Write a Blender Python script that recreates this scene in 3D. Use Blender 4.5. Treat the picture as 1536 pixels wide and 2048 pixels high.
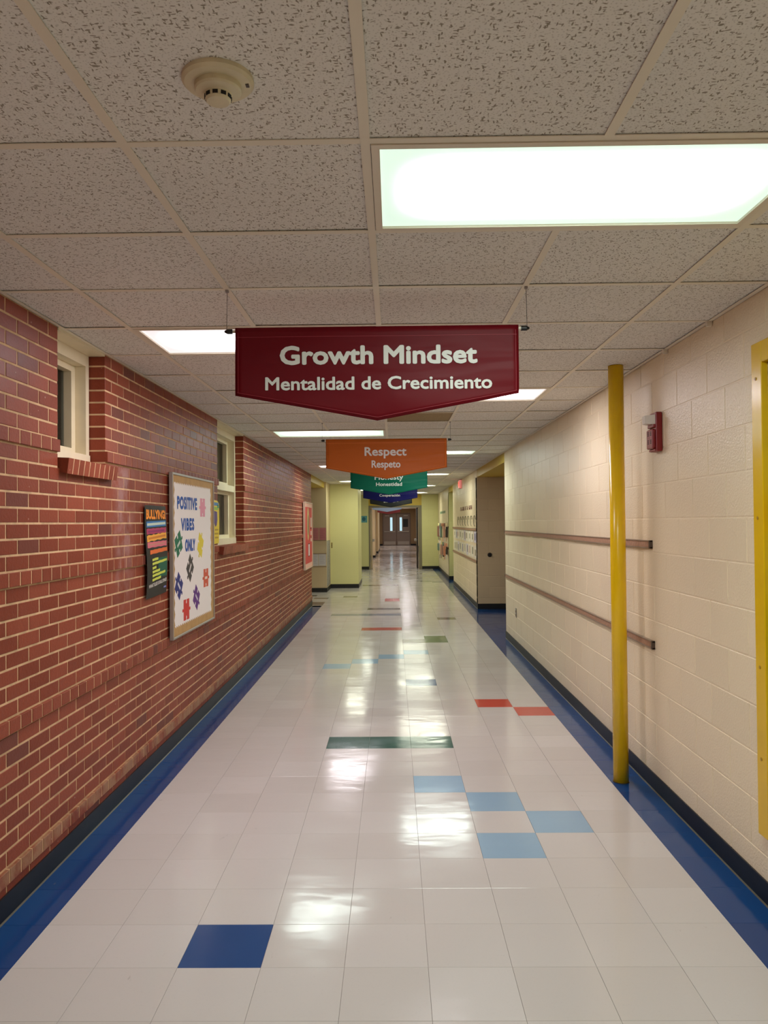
import bpy, math, random
from mathutils import Matrix, Vector
random.seed(7)
scene = bpy.context.scene
C = scene.collection
for o in list(bpy.data.objects):
    bpy.data.objects.remove(o, do_unlink=True)

# ------------------------------------------------------------------ camera
CAM_H = 1.6154
FPX = 1557.27
FWD = Vector((-0.01197072, 0.9998371, 0.01350811))
RGT = Vector((0.99988501, 0.01209489, -0.00914768))
UPV = Vector((0.00930957, -0.01339705, 0.99986692))
cam_d = bpy.data.cameras.new('camera')
cam_d.sensor_fit = 'VERTICAL'
cam_d.sensor_height = 36.0
cam_d.lens = 36.0 * FPX / 2048.0
cam_d.clip_start = 0.05
cam_d.clip_end = 300
cam = bpy.data.objects.new('camera', cam_d)
C.objects.link(cam)
M = Matrix((RGT, UPV, -FWD)).transposed().to_4x4()
M.translation = Vector((0, 0, CAM_H))
cam.matrix_world = M
scene.camera = cam
scene.cycles.max_bounces = 6
scene.cycles.diffuse_bounces = 4
scene.cycles.use_adaptive_sampling = True
scene.cycles.adaptive_threshold = 0.04
scene.cycles.glossy_bounces = 3
scene.cycles.transparent_max_bounces = 6
scene.cycles.caustics_reflective = False

# ------------------------------------------------------------------ world: bright overcast daylight outside the end doors
world = bpy.data.worlds.new('sky')
scene.world = world
world.use_nodes = True
bg = world.node_tree.nodes['Background']
bg.inputs['Color'].default_value = (0.72, 0.9, 1.0, 1)
bg.inputs['Strength'].default_value = 1.6

# ------------------------------------------------------------------ exposure
vs = scene.view_settings
vs.view_transform = 'Standard'
vs.look = 'None'
vs.gamma = 1.0
vs.use_curve_mapping = False
vs.exposure = 0.0
LAMP = 40.0            # radiance of a ceiling light's lens over its tubes

# ------------------------------------------------------------------ plan (metres; x right, y along the corridor, z up)
XL, XR = -1.61, 1.55          # brick wall face, block wall face
ZC = 2.575                    # ceiling
YB = -6.0                     # rear end of the hall behind the viewer
T = 0.3048                    # floor tile
TX0, TY0 = 0.1114, 3.7639     # floor tile joint origin
GX0, GY0, G = -0.6721, 1.9456, 0.6096   # ceiling grid origin and module


def lin(r, g, b):
    def f(c):
        c /= 255.0
        return c / 12.92 if c <= 0.04045 else ((c + 0.055) / 1.055) ** 2.4
    return (f(r), f(g), f(b), 1.0)


# ------------------------------------------------------------------ materials
class NT:
    def __init__(self, name):
        self.m = bpy.data.materials.new(name)
        self.m.use_nodes = True
        self.t = self.m.node_tree
        self.b = self.t.nodes['Principled BSDF']
        self.out = self.t.nodes['Material Output']

    def n(self, typ, **kw):
        nd = self.t.nodes.new(typ)
        for k, v in kw.items():
            setattr(nd, k, v)
        return nd

    def l(self, a, b):
        self.t.links.new(a, b)

    def val(self, nd, **kw):
        for k, v in kw.items():
            nd.inputs[k.replace('_', ' ')].default_value = v
        return nd

    def math(self, op, a, b=None, c=None, clamp=False):
        nd = self.n('ShaderNodeMath', operation=op, use_clamp=clamp)
        for i, x in enumerate((a, b, c)):
            if x is None:
                continue
            if isinstance(x, (int, float)):
                nd.inputs[i].default_value = x
            else:
                self.l(x, nd.inputs[i])
        return nd.outputs[0]

    def ramp(self, fac, a, b, lo=0.0, hi=1.0):
        nd = self.n('ShaderNodeMapRange', interpolation_type='SMOOTHSTEP')
        self.l(fac, nd.inputs['Value'])
        nd.inputs['From Min'].default_value = a
        nd.inputs['From Max'].default_value = b
        nd.inputs['To Min'].default_value = lo
        nd.inputs['To Max'].default_value = hi
        return nd.outputs['Result']

    def mix(self, fac, a, b):
        nd = self.n('ShaderNodeMix', data_type='RGBA')
        for sock, x in ((nd.inputs['Factor'], fac), (nd.inputs['A'], a), (nd.inputs['B'], b)):
            if isinstance(x, (int, float)):
                sock.default_value = x
            elif isinstance(x, tuple):
                sock.default_value = x
            else:
                self.l(x, sock)
        # RGBA sockets of the Mix node are found by type
        return [o for o in nd.outputs if o.type == 'RGBA'][0]

    def mixc(self, fac, a, b):
        nd = self.n('ShaderNodeMixRGB')
        for i, x in enumerate((fac, a, b)):
            if isinstance(x, (int, float, tuple)):
                nd.inputs[i].default_value = x
            else:
                self.l(x, nd.inputs[i])
        return nd.outputs[0]

    def pos(self):
        return self.n('ShaderNodeNewGeometry').outputs['Position']

    def rnd(self):
        """one number per piece, whether it is an object of its own or an island of a joined mesh"""
        a = self.n('ShaderNodeObjectInfo').outputs['Random']
        b = self.n('ShaderNodeNewGeometry').outputs['Random Per Island']
        return self.math('FRACT', self.math('ADD', a, b))

    def noise(self, vec, scale, detail=2.0, rough=0.5, dist=0.0):
        nd = self.n('ShaderNodeTexNoise')
        nd.inputs['Scale'].default_value = scale
        nd.inputs['Detail'].default_value = detail
        nd.inputs['Roughness'].default_value = rough
        nd.inputs['Distortion'].default_value = dist
        if vec is not None:
            self.l(vec, nd.inputs['Vector'])
        return nd.outputs[0]

    def bump(self, h, strength, dist, prev=None):
        nd = self.n('ShaderNodeBump')
        nd.inputs['Strength'].default_value = strength
        nd.inputs['Distance'].default_value = dist
        self.l(h, nd.inputs['Height'])
        if prev is not None:
            self.l(prev, nd.inputs['Normal'])
        return nd.outputs[0]

    def scale(self, vec, s):
        nd = self.n('ShaderNodeVectorMath', operation='MULTIPLY')
        self.l(vec, nd.inputs[0])
        nd.inputs[1].default_value = s
        return nd.outputs[0]


def plain(name, col, rough=0.5, spec=0.5, metal=0.0, emit=None, estr=1.0, mottle=0.0, mscale=8.0):
    n = NT(name)
    n.b.inputs['Base Color'].default_value = col
    n.b.inputs['Roughness'].default_value = rough
    n.b.inputs['Specular IOR Level'].default_value = spec
    n.b.inputs['Metallic'].default_value = metal
    if mottle:
        k = n.noise(n.pos(), mscale, 3)
        d = tuple(c * (1 - mottle) for c in col[:3]) + (1,)
        n.l(n.mixc(n.ramp(k, 0.35, 0.7), col, d), n.b.inputs['Base Color'])
    if emit:
        n.b.inputs['Emission Color'].default_value = emit
        n.b.inputs['Emission Strength'].default_value = estr
    return n.m


def brick_material(name, stained=False):
    n = NT(name)
    r = n.rnd()
    p = n.pos()
    base = n.mixc(n.ramp(r, 0.0, 0.8), lin(125, 54, 34), lin(144, 68, 46))
    base = n.mixc(n.ramp(r, 0.955, 0.97, 0, 0.75), base, lin(96, 52, 46))
    cloud = n.noise(p, 3.0, 3)
    base = n.mixc(n.ramp(cloud, 0.5, 0.8, 0, 0.2), base, lin(156, 88, 70))
    grain = n.noise(p, 160.0, 3)
    base = n.mixc(n.ramp(grain, 0.3, 0.75, 0, 0.35), base, lin(112, 58, 44))
    fl = n.n('ShaderNodeTexVoronoi')
    fl.inputs['Scale'].default_value = 16.0
    n.l(p, fl.inputs['Vector'])
    flm = n.math('MULTIPLY', n.ramp(fl.outputs['Distance'], 0.05, 0.085, 1, 0), n.ramp(n.noise(p, 1.7, 1), 0.52, 0.66))
    base = n.mixc(n.math('MULTIPLY', flm, 0.8), base, lin(205, 180, 165))
    # pale efflorescence running down under the far end of the high window
    sx = n.n('ShaderNodeSeparateXYZ')
    n.l(p, sx.inputs[0])
    ey = n.math('ABSOLUTE', n.math('SUBTRACT', sx.outputs['Y'], 4.62))
    ez = n.ramp(sx.outputs['Z'], 0.85, 1.6)
    eff = n.math('MULTIPLY', n.math('MULTIPLY', n.ramp(ey, 0.05, 0.26, 1, 0), ez), n.ramp(n.noise(p, 9.0, 4, 0.6), 0.35, 0.7))
    eff = n.math('MULTIPLY', eff, n.ramp(sx.outputs['Z'], 1.93, 1.99, 1, 0))
    base = n.mixc(n.math('MULTIPLY', eff, 0.38), base, lin(190, 165, 165))
    if stained:
        st = n.ramp(n.noise(p, 5.0, 4, 0.65), 0.35, 0.6)
        base = n.mixc(n.math('MULTIPLY', st, 0.7), base, lin(166, 132, 100))
    n.l(base, n.b.inputs['Base Color'])
    n.b.inputs['Roughness'].default_value = 0.45
    n.b.inputs['Specular IOR Level'].default_value = 0.22
    h = n.bump(n.noise(p, 70.0, 2, 0.7), 0.45, 0.003)
    n.l(h, n.b.inputs['Normal'])
    return n.m


def paint_material(name, col, rough=0.30, grain=0.85):
    n = NT(name)
    p = n.pos()
    r = n.rnd()
    d = tuple(c * 0.94 for c in col[:3]) + (1,)
    base = n.mixc(r, col, d)
    sm = n.noise(p, 2.3, 3)
    base = n.mixc(n.ramp(sm, 0.4, 0.8, 0, 0.12), base, tuple(c * 0.82 for c in col[:3]) + (1,))
    n.l(base, n.b.inputs['Base Color'])
    n.b.inputs['Roughness'].default_value = rough
    n.b.inputs['Specular IOR Level'].default_value = 0.42
    h = n.bump(n.noise(p, 95.0, 2, 0.7), grain, 0.0036)
    n.l(h, n.b.inputs['Normal'])
    return n.m


def floor_material(name, ca, cb, rough=0.10, speck=None):
    n = NT(name)
    p = n.pos()
    r = n.rnd()
    base = n.mixc(r, ca, cb)
    k = n.noise(p, 90.0, 4, 0.7)
    base = n.mixc(n.ramp(k, 0.56, 0.75, 0, 0.22), base, speck or tuple(c * 0.7 for c in ca[:3]) + (1,))
    scuff = n.noise(n.scale(p, (1.0, 0.35, 1.0)), 14.0, 4, 0.7)
    base = n.mixc(n.ramp(scuff, 0.68, 0.76, 0, 0.3), base, lin(120, 108, 100))
    n.l(base, n.b.inputs['Base Color'])
    n.l(n.ramp(n.noise(p, 3.0, 3), 0.35, 0.75, rough, rough + 0.08), n.b.inputs['Roughness'])
    n.b.inputs['Specular IOR Level'].default_value = 0.34
    h = n.bump(n.noise(n.scale(p, (1.0, 1.6, 1.0)), 5.0, 2, 0.5), 0.11, 0.012)
    n.l(h, n.b.inputs['Normal'])
    return n.m


def tile_material(name, col, dark):
    n = NT(name)
    p = n.pos()
    oi = n.n('ShaderNodeObjectInfo').outputs['Random']
    rot = n.n('ShaderNodeVectorRotate', rotation_type='Z_AXIS')
    n.l(p, rot.inputs['Vector'])
    n.l(n.math('MULTIPLY', oi, 6.28), rot.inputs['Angle'])
    v = rot.outputs[0]
    w = n.n('ShaderNodeTexNoise')
    w.inputs['Scale'].default_value = 38.0
    w.inputs['Detail'].default_value = 2.0
    n.l(v, w.inputs['Vector'])
    off = n.n('ShaderNodeVectorMath', operation='MULTIPLY_ADD')
    n.l(w.outputs['Color'], off.inputs[0])
    off.inputs[1].default_value = (0.016, 0.016, 0.0)
    n.l(v, off.inputs[2])
    vv = off.outputs[0]
    masks = []
    for sx, sy, th in ((32.0, 92.0, 0.165), (96.0, 34.0, 0.155), (120.0, 110.0, 0.19)):
        vo = n.n('ShaderNodeTexVoronoi', voronoi_dimensions='2D')
        vo.inputs['Scale'].default_value = 1.0
        n.l(n.scale(vv, (sx, sy, 1.0)), vo.inputs['Vector'])
        masks.append(n.ramp(vo.outputs['Distance'], th - 0.04, th + 0.05, 1, 0))
    dens = n.ramp(n.noise(v, 48.0, 1), 0.42, 0.52)
    f = n.math('MAXIMUM', n.math('MULTIPLY', n.math('MAXIMUM', masks[0], masks[1]), dens), n.math('MULTIPLY', masks[2], 0.32))
    cl = n.noise(p, 1.3, 3)
    base = n.mixc(n.ramp(cl, 0.35, 0.75), col, tuple(c * 0.92 for c in col[:3]) + (1,))
    base = n.mixc(n.math('MULTIPLY', f, 0.84), base, dark)  # pits' dirt and shade both put into the fissure colour
    n.l(base, n.b.inputs['Base Color'])
    n.b.inputs['Roughness'].default_value = 0.9
    n.b.inputs['Specular IOR Level'].default_value = 0.15
    h = n.bump(n.noise(p, 150.0, 1), 0.45, 0.002)
    n.l(h, n.b.inputs['Normal'])
    return n.m


def lens_material(name, col, rim):
    """prismatic lens: bright over the tubes, dimmer along its rim"""
    n = NT(name)
    tc = n.n('ShaderNodeTexCoord').outputs['Object']
    s = n.n('ShaderNodeSeparateXYZ')
    n.l(tc, s.inputs[0])
    ex = n.ramp(n.math('ABSOLUTE', s.outputs['X']), 0.36, 0.60, 1, 0)
    ey = n.ramp(n.math('ABSOLUTE', s.outputs['Y']), 0.02, 0.30, 1, 0)
    k = n.math('POWER', n.math('MULTIPLY', ex, ey), 2.9)
    n.l(n.mixc(n.ramp(k, 0.0, 0.06), rim, col), n.b.inputs['Emission Color'])
    n.l(n.math('ADD', 0.8, n.math('MULTIPLY', k, LAMP)), n.b.inputs['Emission Strength'])
    n.b.inputs['Base Color'].default_value = (0.7, 0.75, 0.7, 1)
    n.b.inputs['Roughness'].default_value = 0.3
    return n.m


def vinyl_material(name, col):
    n = NT(name)
    tc = n.n('ShaderNodeTexCoord').outputs['Object']
    n.b.inputs['Base Color'].default_value = col
    n.b.inputs['Roughness'].default_value = 0.46
    n.b.inputs['Specular IOR Level'].default_value = 0.16
    w = n.noise(n.scale(tc, (1.3, 1.0, 5.0)), 1.6, 2, 0.45, 0.5)
    h = n.bump(w, 0.45, 0.03)
    h = n.bump(n.noise(tc, 900.0, 1), 0.08, 0.0006, h)
    n.l(h, n.b.inputs['Normal'])
    return n.m


def speckle_material(name):
    n = NT(name)
    v = n.n('ShaderNodeTexVoronoi')
    v.inputs['Scale'].default_value = 60.0
    n.l(n.pos(), v.inputs['Vector'])
    base = n.mixc(n.ramp(v.outputs['Distance'], 0.2, 0.7), lin(90, 82, 78), lin(176, 164, 150))
    n.l(base, n.b.inputs['Base Color'])
    n.b.inputs['Roughness'].default_value = 0.6
    return n.m


def glass_material(name):
    n = NT(name)
    tr = n.n('ShaderNodeBsdfTransparent')
    tr.inputs['Color'].default_value = (0.72, 0.78, 0.78, 1)
    gl = n.n('ShaderNodeBsdfGlossy')
    gl.inputs['Roughness'].default_value = 0.03
    fr = n.n('ShaderNodeFresnel')
    fr.inputs['IOR'].default_value = 1.5
    mx = n.n('ShaderNodeMixShader')
    n.l(fr.outputs[0], mx.inputs[0])
    n.l(tr.outputs[0], mx.inputs[1])
    n.l(gl.outputs[0], mx.inputs[2])
    n.l(mx.outputs[0], n.out.inputs['Surface'])
    return n.m


BEIGE = lin(238, 220, 188)
PALE_YELLOW = lin(216, 212, 152)
MT = {
    'brick': brick_material('fired_brick'),
    'brick_stained': brick_material('stained_brick', True),
    'mortar': plain('tan_mortar', lin(214, 178, 138), 0.9, 0.2, mottle=0.25, mscale=14),
    'block': paint_material('beige_block_paint', BEIGE),
    'block_tan': paint_material('tan_block_paint', lin(206, 186, 150), 0.4, 0.5),
    'block_y': paint_material('pale_yellow_block_paint', PALE_YELLOW, 0.4, 0.35),
    'wall_y': paint_material('pale_yellow_wall_paint', PALE_YELLOW, 0.4, 0.2),
    'wall_cream': paint_material('cream_wall_paint', lin(244, 226, 186), 0.45, 0.2),
    'lintel': paint_material('yellow_lintel_paint', lin(206, 176, 60), 0.4, 0.3),
    'tile_cream': floor_material('cream_floor_tile', lin(202, 196, 192), lin(196, 189, 184)),
    'tile_navy': floor_material('navy_floor_tile', lin(38, 76, 132), lin(34, 70, 124), speck=lin(30, 60, 110)),
    'tile_sky': floor_material('light_blue_floor_tile', lin(148, 177, 200), lin(142, 171, 194)),
    'tile_green': floor_material('dark_green_floor_tile', lin(24, 84, 76), lin(22, 78, 70), speck=lin(70, 120, 110)),
    'tile_moss': floor_material('moss_green_floor_tile', lin(92, 116, 84), lin(86, 110, 80)),
    'tile_red': floor_material('red_floor_tile', lin(196, 70, 58), lin(188, 64, 54)),
    'tile_grey': floor_material('grey_floor_tile', lin(112, 106, 102), lin(104, 98, 96)),
    'tile_bluegrey': floor_material('blue_grey_floor_tile', lin(132, 140, 150), lin(126, 134, 146)),
    'tile_plum': floor_material('plum_floor_tile', lin(92, 72, 80), lin(86, 68, 76)),
    'border': floor_material('blue_border_tile', lin(12, 66, 124), lin(10, 60, 116), speck=lin(8, 50, 100)),
    'subfloor': plain('floor_adhesive', lin(132, 118, 108), 0.8),
    'ctile': tile_material('fissured_ceiling_tile', lin(228, 225, 218), lin(128, 116, 98)),
    'ctile_stain': tile_material('browned_ceiling_tile', lin(160, 144, 112), lin(112, 100, 80)),
    'tee': plain('cream_metal_tee', lin(226, 217, 198), 0.45, 0.4),
    'plenum': plain('dark_plenum', lin(50, 46, 42), 0.9),
    'base': plain('black_rubber_base', lin(16, 17, 20), 0.38, 0.5, mottle=0.4, mscale=20),
    'base_toe': plain('grimy_base_toe', lin(70, 65, 46), 0.35),
    'white_metal': plain('cream_enamel', lin(222, 212, 192), 0.4),
    'frame_cream': plain('cream_window_paint', lin(226, 214, 182), 0.35, mottle=0.06),
    'glass': glass_material('window_glass'),
    'yellow': plain('yellow_gloss_paint', lin(226, 182, 14), 0.24, 0.5, mottle=0.08, mscale=5),
    'yellow_pole': plain('yellow_pole_paint', lin(242, 198, 14), 0.22, 0.5, mottle=0.06, mscale=6),
    'speckle': speckle_material('mottled_display_print'),
    'red_plastic': plain('red_alarm_plastic', lin(132, 20, 26), 0.35),
    'strobe': plain('clear_strobe_lens', lin(224, 220, 212), 0.15),
    'black': plain('black_plastic', lin(14, 14, 15), 0.35),
    'dark_slot': plain('dark_slot', lin(10, 9, 8), 0.8),
    'ivory': plain('ivory_plastic', lin(214, 202, 168), 0.4, mottle=0.1, mscale=20),
    'cork': plain('brown_cork', lin(170, 130, 102), 0.8, mottle=0.25, mscale=60),
    'alu': plain('aluminium', lin(176, 170, 160), 0.4, 0.5, 0.6),
    'kraft': plain('kraft_paper', lin(190, 152, 96), 0.8, mottle=0.12, mscale=12),
    'paper': plain('white_paper', lin(238, 232, 228), 0.7),
    'paper_grey': plain('pale_grey_paper', lin(208, 204, 206), 0.7),
    'paper_pink': plain('rose_paper', lin(196, 124, 128), 0.7),
    'steel': plain('brushed_steel', lin(170, 164, 158), 0.35, 0.5, 0.8),
    'door_paint': plain('grey_brown_door_paint', lin(136, 122, 114), 0.45),
    'door_frame': plain('dark_brown_door_frame', lin(110, 92, 80), 0.45),
    'jamb_grey': plain('warm_grey_jamb_paint', lin(124, 116, 94), 0.45),
    'ink': plain('black_ink', lin(20, 19, 18), 0.55),
    'wire': plain('dark_wire', lin(70, 64, 58), 0.5),
}
_cols = {}


def colmat(rgb, rough=0.6):
    k = (rgb, rough)
    if k not in _cols:
        _cols[k] = plain('print_%02x%02x%02x' % rgb, lin(*rgb), rough)
    return _cols[k]


# ------------------------------------------------------------------ mesh helpers
class MB:
    def __init__(self):
        self.v, self.f = [], []

    def quadlist(self, vs, fs):
        o = len(self.v)
        self.v += [tuple(x) for x in vs]
        self.f += [tuple(i + o for i in f) for f in fs]
        return self

    def box(self, x0, x1, y0, y1, z0, z1):
        return self.quadlist(
            [(x0, y0, z0), (x1, y0, z0), (x1, y1, z0), (x0, y1, z0), (x0, y0, z1), (x1, y0, z1), (x1, y1, z1), (x0, y1, z1)],
            [(0, 3, 2, 1), (4, 5, 6, 7), (0, 1, 5, 4), (1, 2, 6, 5), (2, 3, 7, 6), (3, 0, 4, 7)])

    def bbox(self, x0, x1, y0, y1, z0, z1, b):
        """box with chamfered edges (26-face style, built as three stacked rings)"""
        vs, fs = [], []
        rings = [(z0, b), (z0 + b, 0), (z1 - b, 0), (z1, b)]
        for z, i in rings:
            pts = [(x0 + b, y0), (x1 - b, y0), (x1, y0 + b), (x1, y1 - b), (x1 - b, y1), (x0 + b, y1), (x0, y1 - b), (x0, y0 + b)]
            if i:
                pts = [(min(max(x, x0 + b), x1 - b), min(max(y, y0 + b), y1 - b)) for x, y in pts]
            vs += [(x, y, z) for x, y in pts]
        for k in range(3):
            for j in range(8):
                a, c = k * 8 + j, k * 8 + (j + 1) % 8
                fs.append((a, c, c + 8, a + 8))
        # caps as quads over the four distinct corners
        fs.append((7, 5, 3, 1))
        fs.append((24 + 1, 24 + 3, 24 + 5, 24 + 7))
        return self.quadlist(vs, fs)

    def cyl(self, p0, p1, r0, r1=None, n=16, caps=True):
        r1 = r0 if r1 is None else r1
        p0, p1 = Vector(p0), Vector(p1)
        d = (p1 - p0).normalized()
        a = d.orthogonal().normalized()
        b = d.cross(a)
        vs, fs = [], []
        for p, r in ((p0, r0), (p1, r1)):
            for i in range(n):
                t = 2 * math.pi * i / n
                vs.append(p + a * (r * math.cos(t)) + b * (r * math.sin(t)))
        for i in range(n):
            j = (i + 1) % n
            fs.append((i, j, j + n, i + n))
        if caps:
            fs.append(tuple(range(n - 1, -1, -1)))
            fs.append(tuple(range(n, 2 * n)))
        return self.quadlist(vs, fs)

    def lathe(self, cx, cy, prof, n=40):
        """prof: list of (radius, z)"""
        vs, fs = [], []
        for r, z in prof:
            for i in range(n):
                t = 2 * math.pi * i / n
                vs.append((cx + r * math.cos(t), cy + r * math.sin(t), z))
        for k in range(len(prof) - 1):
            for i in range(n):
                j = (i + 1) % n
                fs.append((k * n + i, k * n + j, (k + 1) * n + j, (k + 1) * n + i))
        fs.append(tuple((len(prof) - 1) * n + i for i in range(n)))
        return self.quadlist(vs, fs)

    def prism(self, pts, w0, w1, mp):
        """outline pts (u, v) extruded from w0 to w1; mp(u, v, w) -> xyz"""
        k = len(pts)
        vs = [mp(u, v, w0) for u, v in pts] + [mp(u, v, w1) for u, v in pts]
        fs = [tuple(range(k - 1, -1, -1)), tuple(range(k, 2 * k))]
        for i in range(k):
            j = (i + 1) % k
            fs.append((i, j, j + k, i + k))
        return self.quadlist(vs, fs)

    def mesh(self, name, mat, origin=(0, 0, 0), smooth=False):
        me = bpy.data.meshes.new(name)
        ox, oy, oz = origin
        me.from_pydata([(x - ox, y - oy, z - oz) for x, y, z in self.v], [], self.f)
        me.materials.append(MT[mat] if isinstance(mat, str) else mat)
        if smooth:
            for p in me.polygons:
                p.use_smooth = True
        me.update()
        return me

    def build(self, name, mat, parent=None, smooth=False, origin=None):
        """one mesh object; coordinates are given in world space"""
        base = Vector((0, 0, 0))
        if parent is not None:
            base = WORLD.get(parent.name, Vector((0, 0, 0)))
        org = Vector(origin) if origin is not None else base
        me = self.mesh(name, mat, org, smooth)
        o = bpy.data.objects.new(name, me)
        C.objects.link(o)
        if parent is not None:
            o.parent = parent
        o.location = org - base
        WORLD[o.name] = org
        return o


WORLD = {}


def empty(name, loc=(0, 0, 0)):
    o = bpy.data.objects.new(name, None)
    o.empty_display_size = 0.1
    C.objects.link(o)
    o.location = loc
    WORLD[o.name] = Vector(loc)
    return o


def tag(o, label=None, cat=None, group=None, kind=None):
    if label:
        o['label'] = label
    if cat:
        o['category'] = cat
    if group:
        o['group'] = group
    if kind:
        o['kind'] = kind
    return o


def thing(name, label, cat, loc, group=None):
    return tag(empty(name, loc), label, cat, group)


def inst(name, me, loc, parent=None):
    o = bpy.data.objects.new(name, me)
    C.objects.link(o)
    if parent is not None:
        o.parent = parent
        base = WORLD.get(parent.name, Vector((0, 0, 0)))
    else:
        base = Vector((0, 0, 0))
    o.location = Vector(loc) - base
    WORLD[o.name] = Vector(loc)
    return o


def struct(o):
    o['kind'] = 'structure'
    return o


def text_geo(body, bold=0.0, spacing=1.0):
    """flat outline mesh of a word in the built-in typeface: verts (u, v) scaled to a unit box, faces"""
    cu = bpy.data.curves.new('lettering_curve', 'FONT')
    cu.body = body
    cu.size = 1.0
    cu.offset = bold
    cu.space_character = spacing
    cu.resolution_u = 3
    ob = bpy.data.objects.new('lettering_source', cu)
    me = bpy.data.meshes.new_from_object(ob)
    vs = [(v.co.x, v.co.y) for v in me.vertices]
    fs = [tuple(p.vertices) for p in me.polygons]
    bpy.data.objects.remove(ob)
    bpy.data.meshes.remove(me)
    bpy.data.curves.remove(cu)
    return vs, fs


def lettering(body, u0, u1, v0, cap, mp, mat, parent, bold=0.0, spacing=1.0, name='lettering', slant=0.0, nrm=(1, 0, 0)):
    """word fitted between u0 and u1 on baseline v0 with capital height cap; mp(u, v) -> xyz"""
    vs, fs = text_geo(body, 0.0, spacing)
    a, b = min(x for x, _ in vs), max(x for x, _ in vs)
    cvs, _ = text_geo('H', 0.0, spacing)
    c0, c1 = min(y for _, y in cvs), max(y for _, y in cvs)
    su, sv = (abs(u1 - u0) - 2 * bold * cap) / (b - a), (cap - 2 * bold * cap) / (c1 - c0)
    sg = 1 if u1 > u0 else -1
    offs = [(0, 0)] + ([(math.cos(k * math.pi / 4), math.sin(k * math.pi / 4)) for k in range(8)] if bold else [])
    # one mesh per word: cut at the widest gaps between glyph outlines
    nw = len(body.split())
    spans = sorted((min(vs[i][0] for i in f), max(vs[i][0] for i in f)) for f in fs)
    ends, gaps = spans[0][1], []
    for p, q in spans[1:]:
        if p > ends:
            gaps.append((p - ends, (p + ends) / 2))
        ends = max(ends, q)
    cuts = sorted(g[1] for g in sorted(gaps, reverse=True)[:nw - 1])
    res = None
    for wi in range(nw):
        lo = cuts[wi - 1] if wi else -1e9
        hi = cuts[wi] if wi < nw - 1 else 1e9
        ff = [f for f in fs if lo < vs[f[0]][0] <= hi]
        used = sorted({i for f in ff for i in f})
        loc = {i: k for k, i in enumerate(used)}
        out = MB()
        for q, (ox, oy) in enumerate(offs):
            pts = []
            for i in used:
                x, y = vs[i]
                u = u0 + sg * ((x - a) * su + bold * cap * (1 + ox))
                v = v0 + (y - c0) * sv + bold * cap * (1 + oy) + slant * (u - u0)
                pts.append(Vector(mp(u, v)) + Vector(nrm) * (0.00011 * q))
            out.quadlist(pts, [tuple(loc[i] for i in f) for f in ff])
        res = out.build(name, mat, parent)
    return res


def proj_area(a, b):
    """projected size in the photograph of the box face a-b (two opposite corners); 0 when off frame"""
    pts = []
    for p in (a, b):
        d = Vector(p) - Vector((0, 0, CAM_H))
        w = d.dot(FWD)
        if w < 0.3:
            return 0.0
        pts.append((768 + FPX * d.dot(RGT) / w, 1024 - FPX * d.dot(UPV) / w))
    (x0, y0), (x1, y1) = pts
    x0, x1 = max(0, min(x0, x1)), min(1536, max(x0, x1))
    y0, y1 = max(0, min(y0, y1)), min(2048, max(y0, y1))
    if x1 <= x0 or y1 <= y0:
        return 0.0
    return (x1 - x0) * (y1 - y0)


# chamfered piece that faces +w: (u0,u1) x (v0,v1), front at w1, back at w0
def piece(mb, u0, u1, v0, v1, w0, w1, b, mp):
    vs = [mp(u0, v0, w0), mp(u1, v0, w0), mp(u1, v1, w0), mp(u0, v1, w0),
          mp(u0, v0, w1 - b), mp(u1, v0, w1 - b), mp(u1, v1, w1 - b), mp(u0, v1, w1 - b),
          mp(u0 + b, v0 + b, w1), mp(u1 - b, v0 + b, w1), mp(u1 - b, v1 - b, w1), mp(u0 + b, v1 - b, w1)]
    fs = [(8, 9, 10, 11)]
    for i in range(4):
        j = (i + 1) % 4
        fs += [(i, j, j + 4, i + 4), (i + 4, j + 4, j + 8, i + 8)]
    mb.quadlist(vs, fs)


def flip_if(me, want):
    """make the front face normal agree with the wanted direction"""
    me.update()
    if me.polygons[0].normal.dot(Vector(want)) < 0:
        me.flip_normals()
    return me


# ================================================================== SETTING
# ------------------------------------------------------------------ floor
fl = MB()
fl.box(-4.0, 4.0, YB - 0.3, 55.2, -0.15, -0.003)
floor = struct(fl.build('floor', 'subfloor'))

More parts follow.
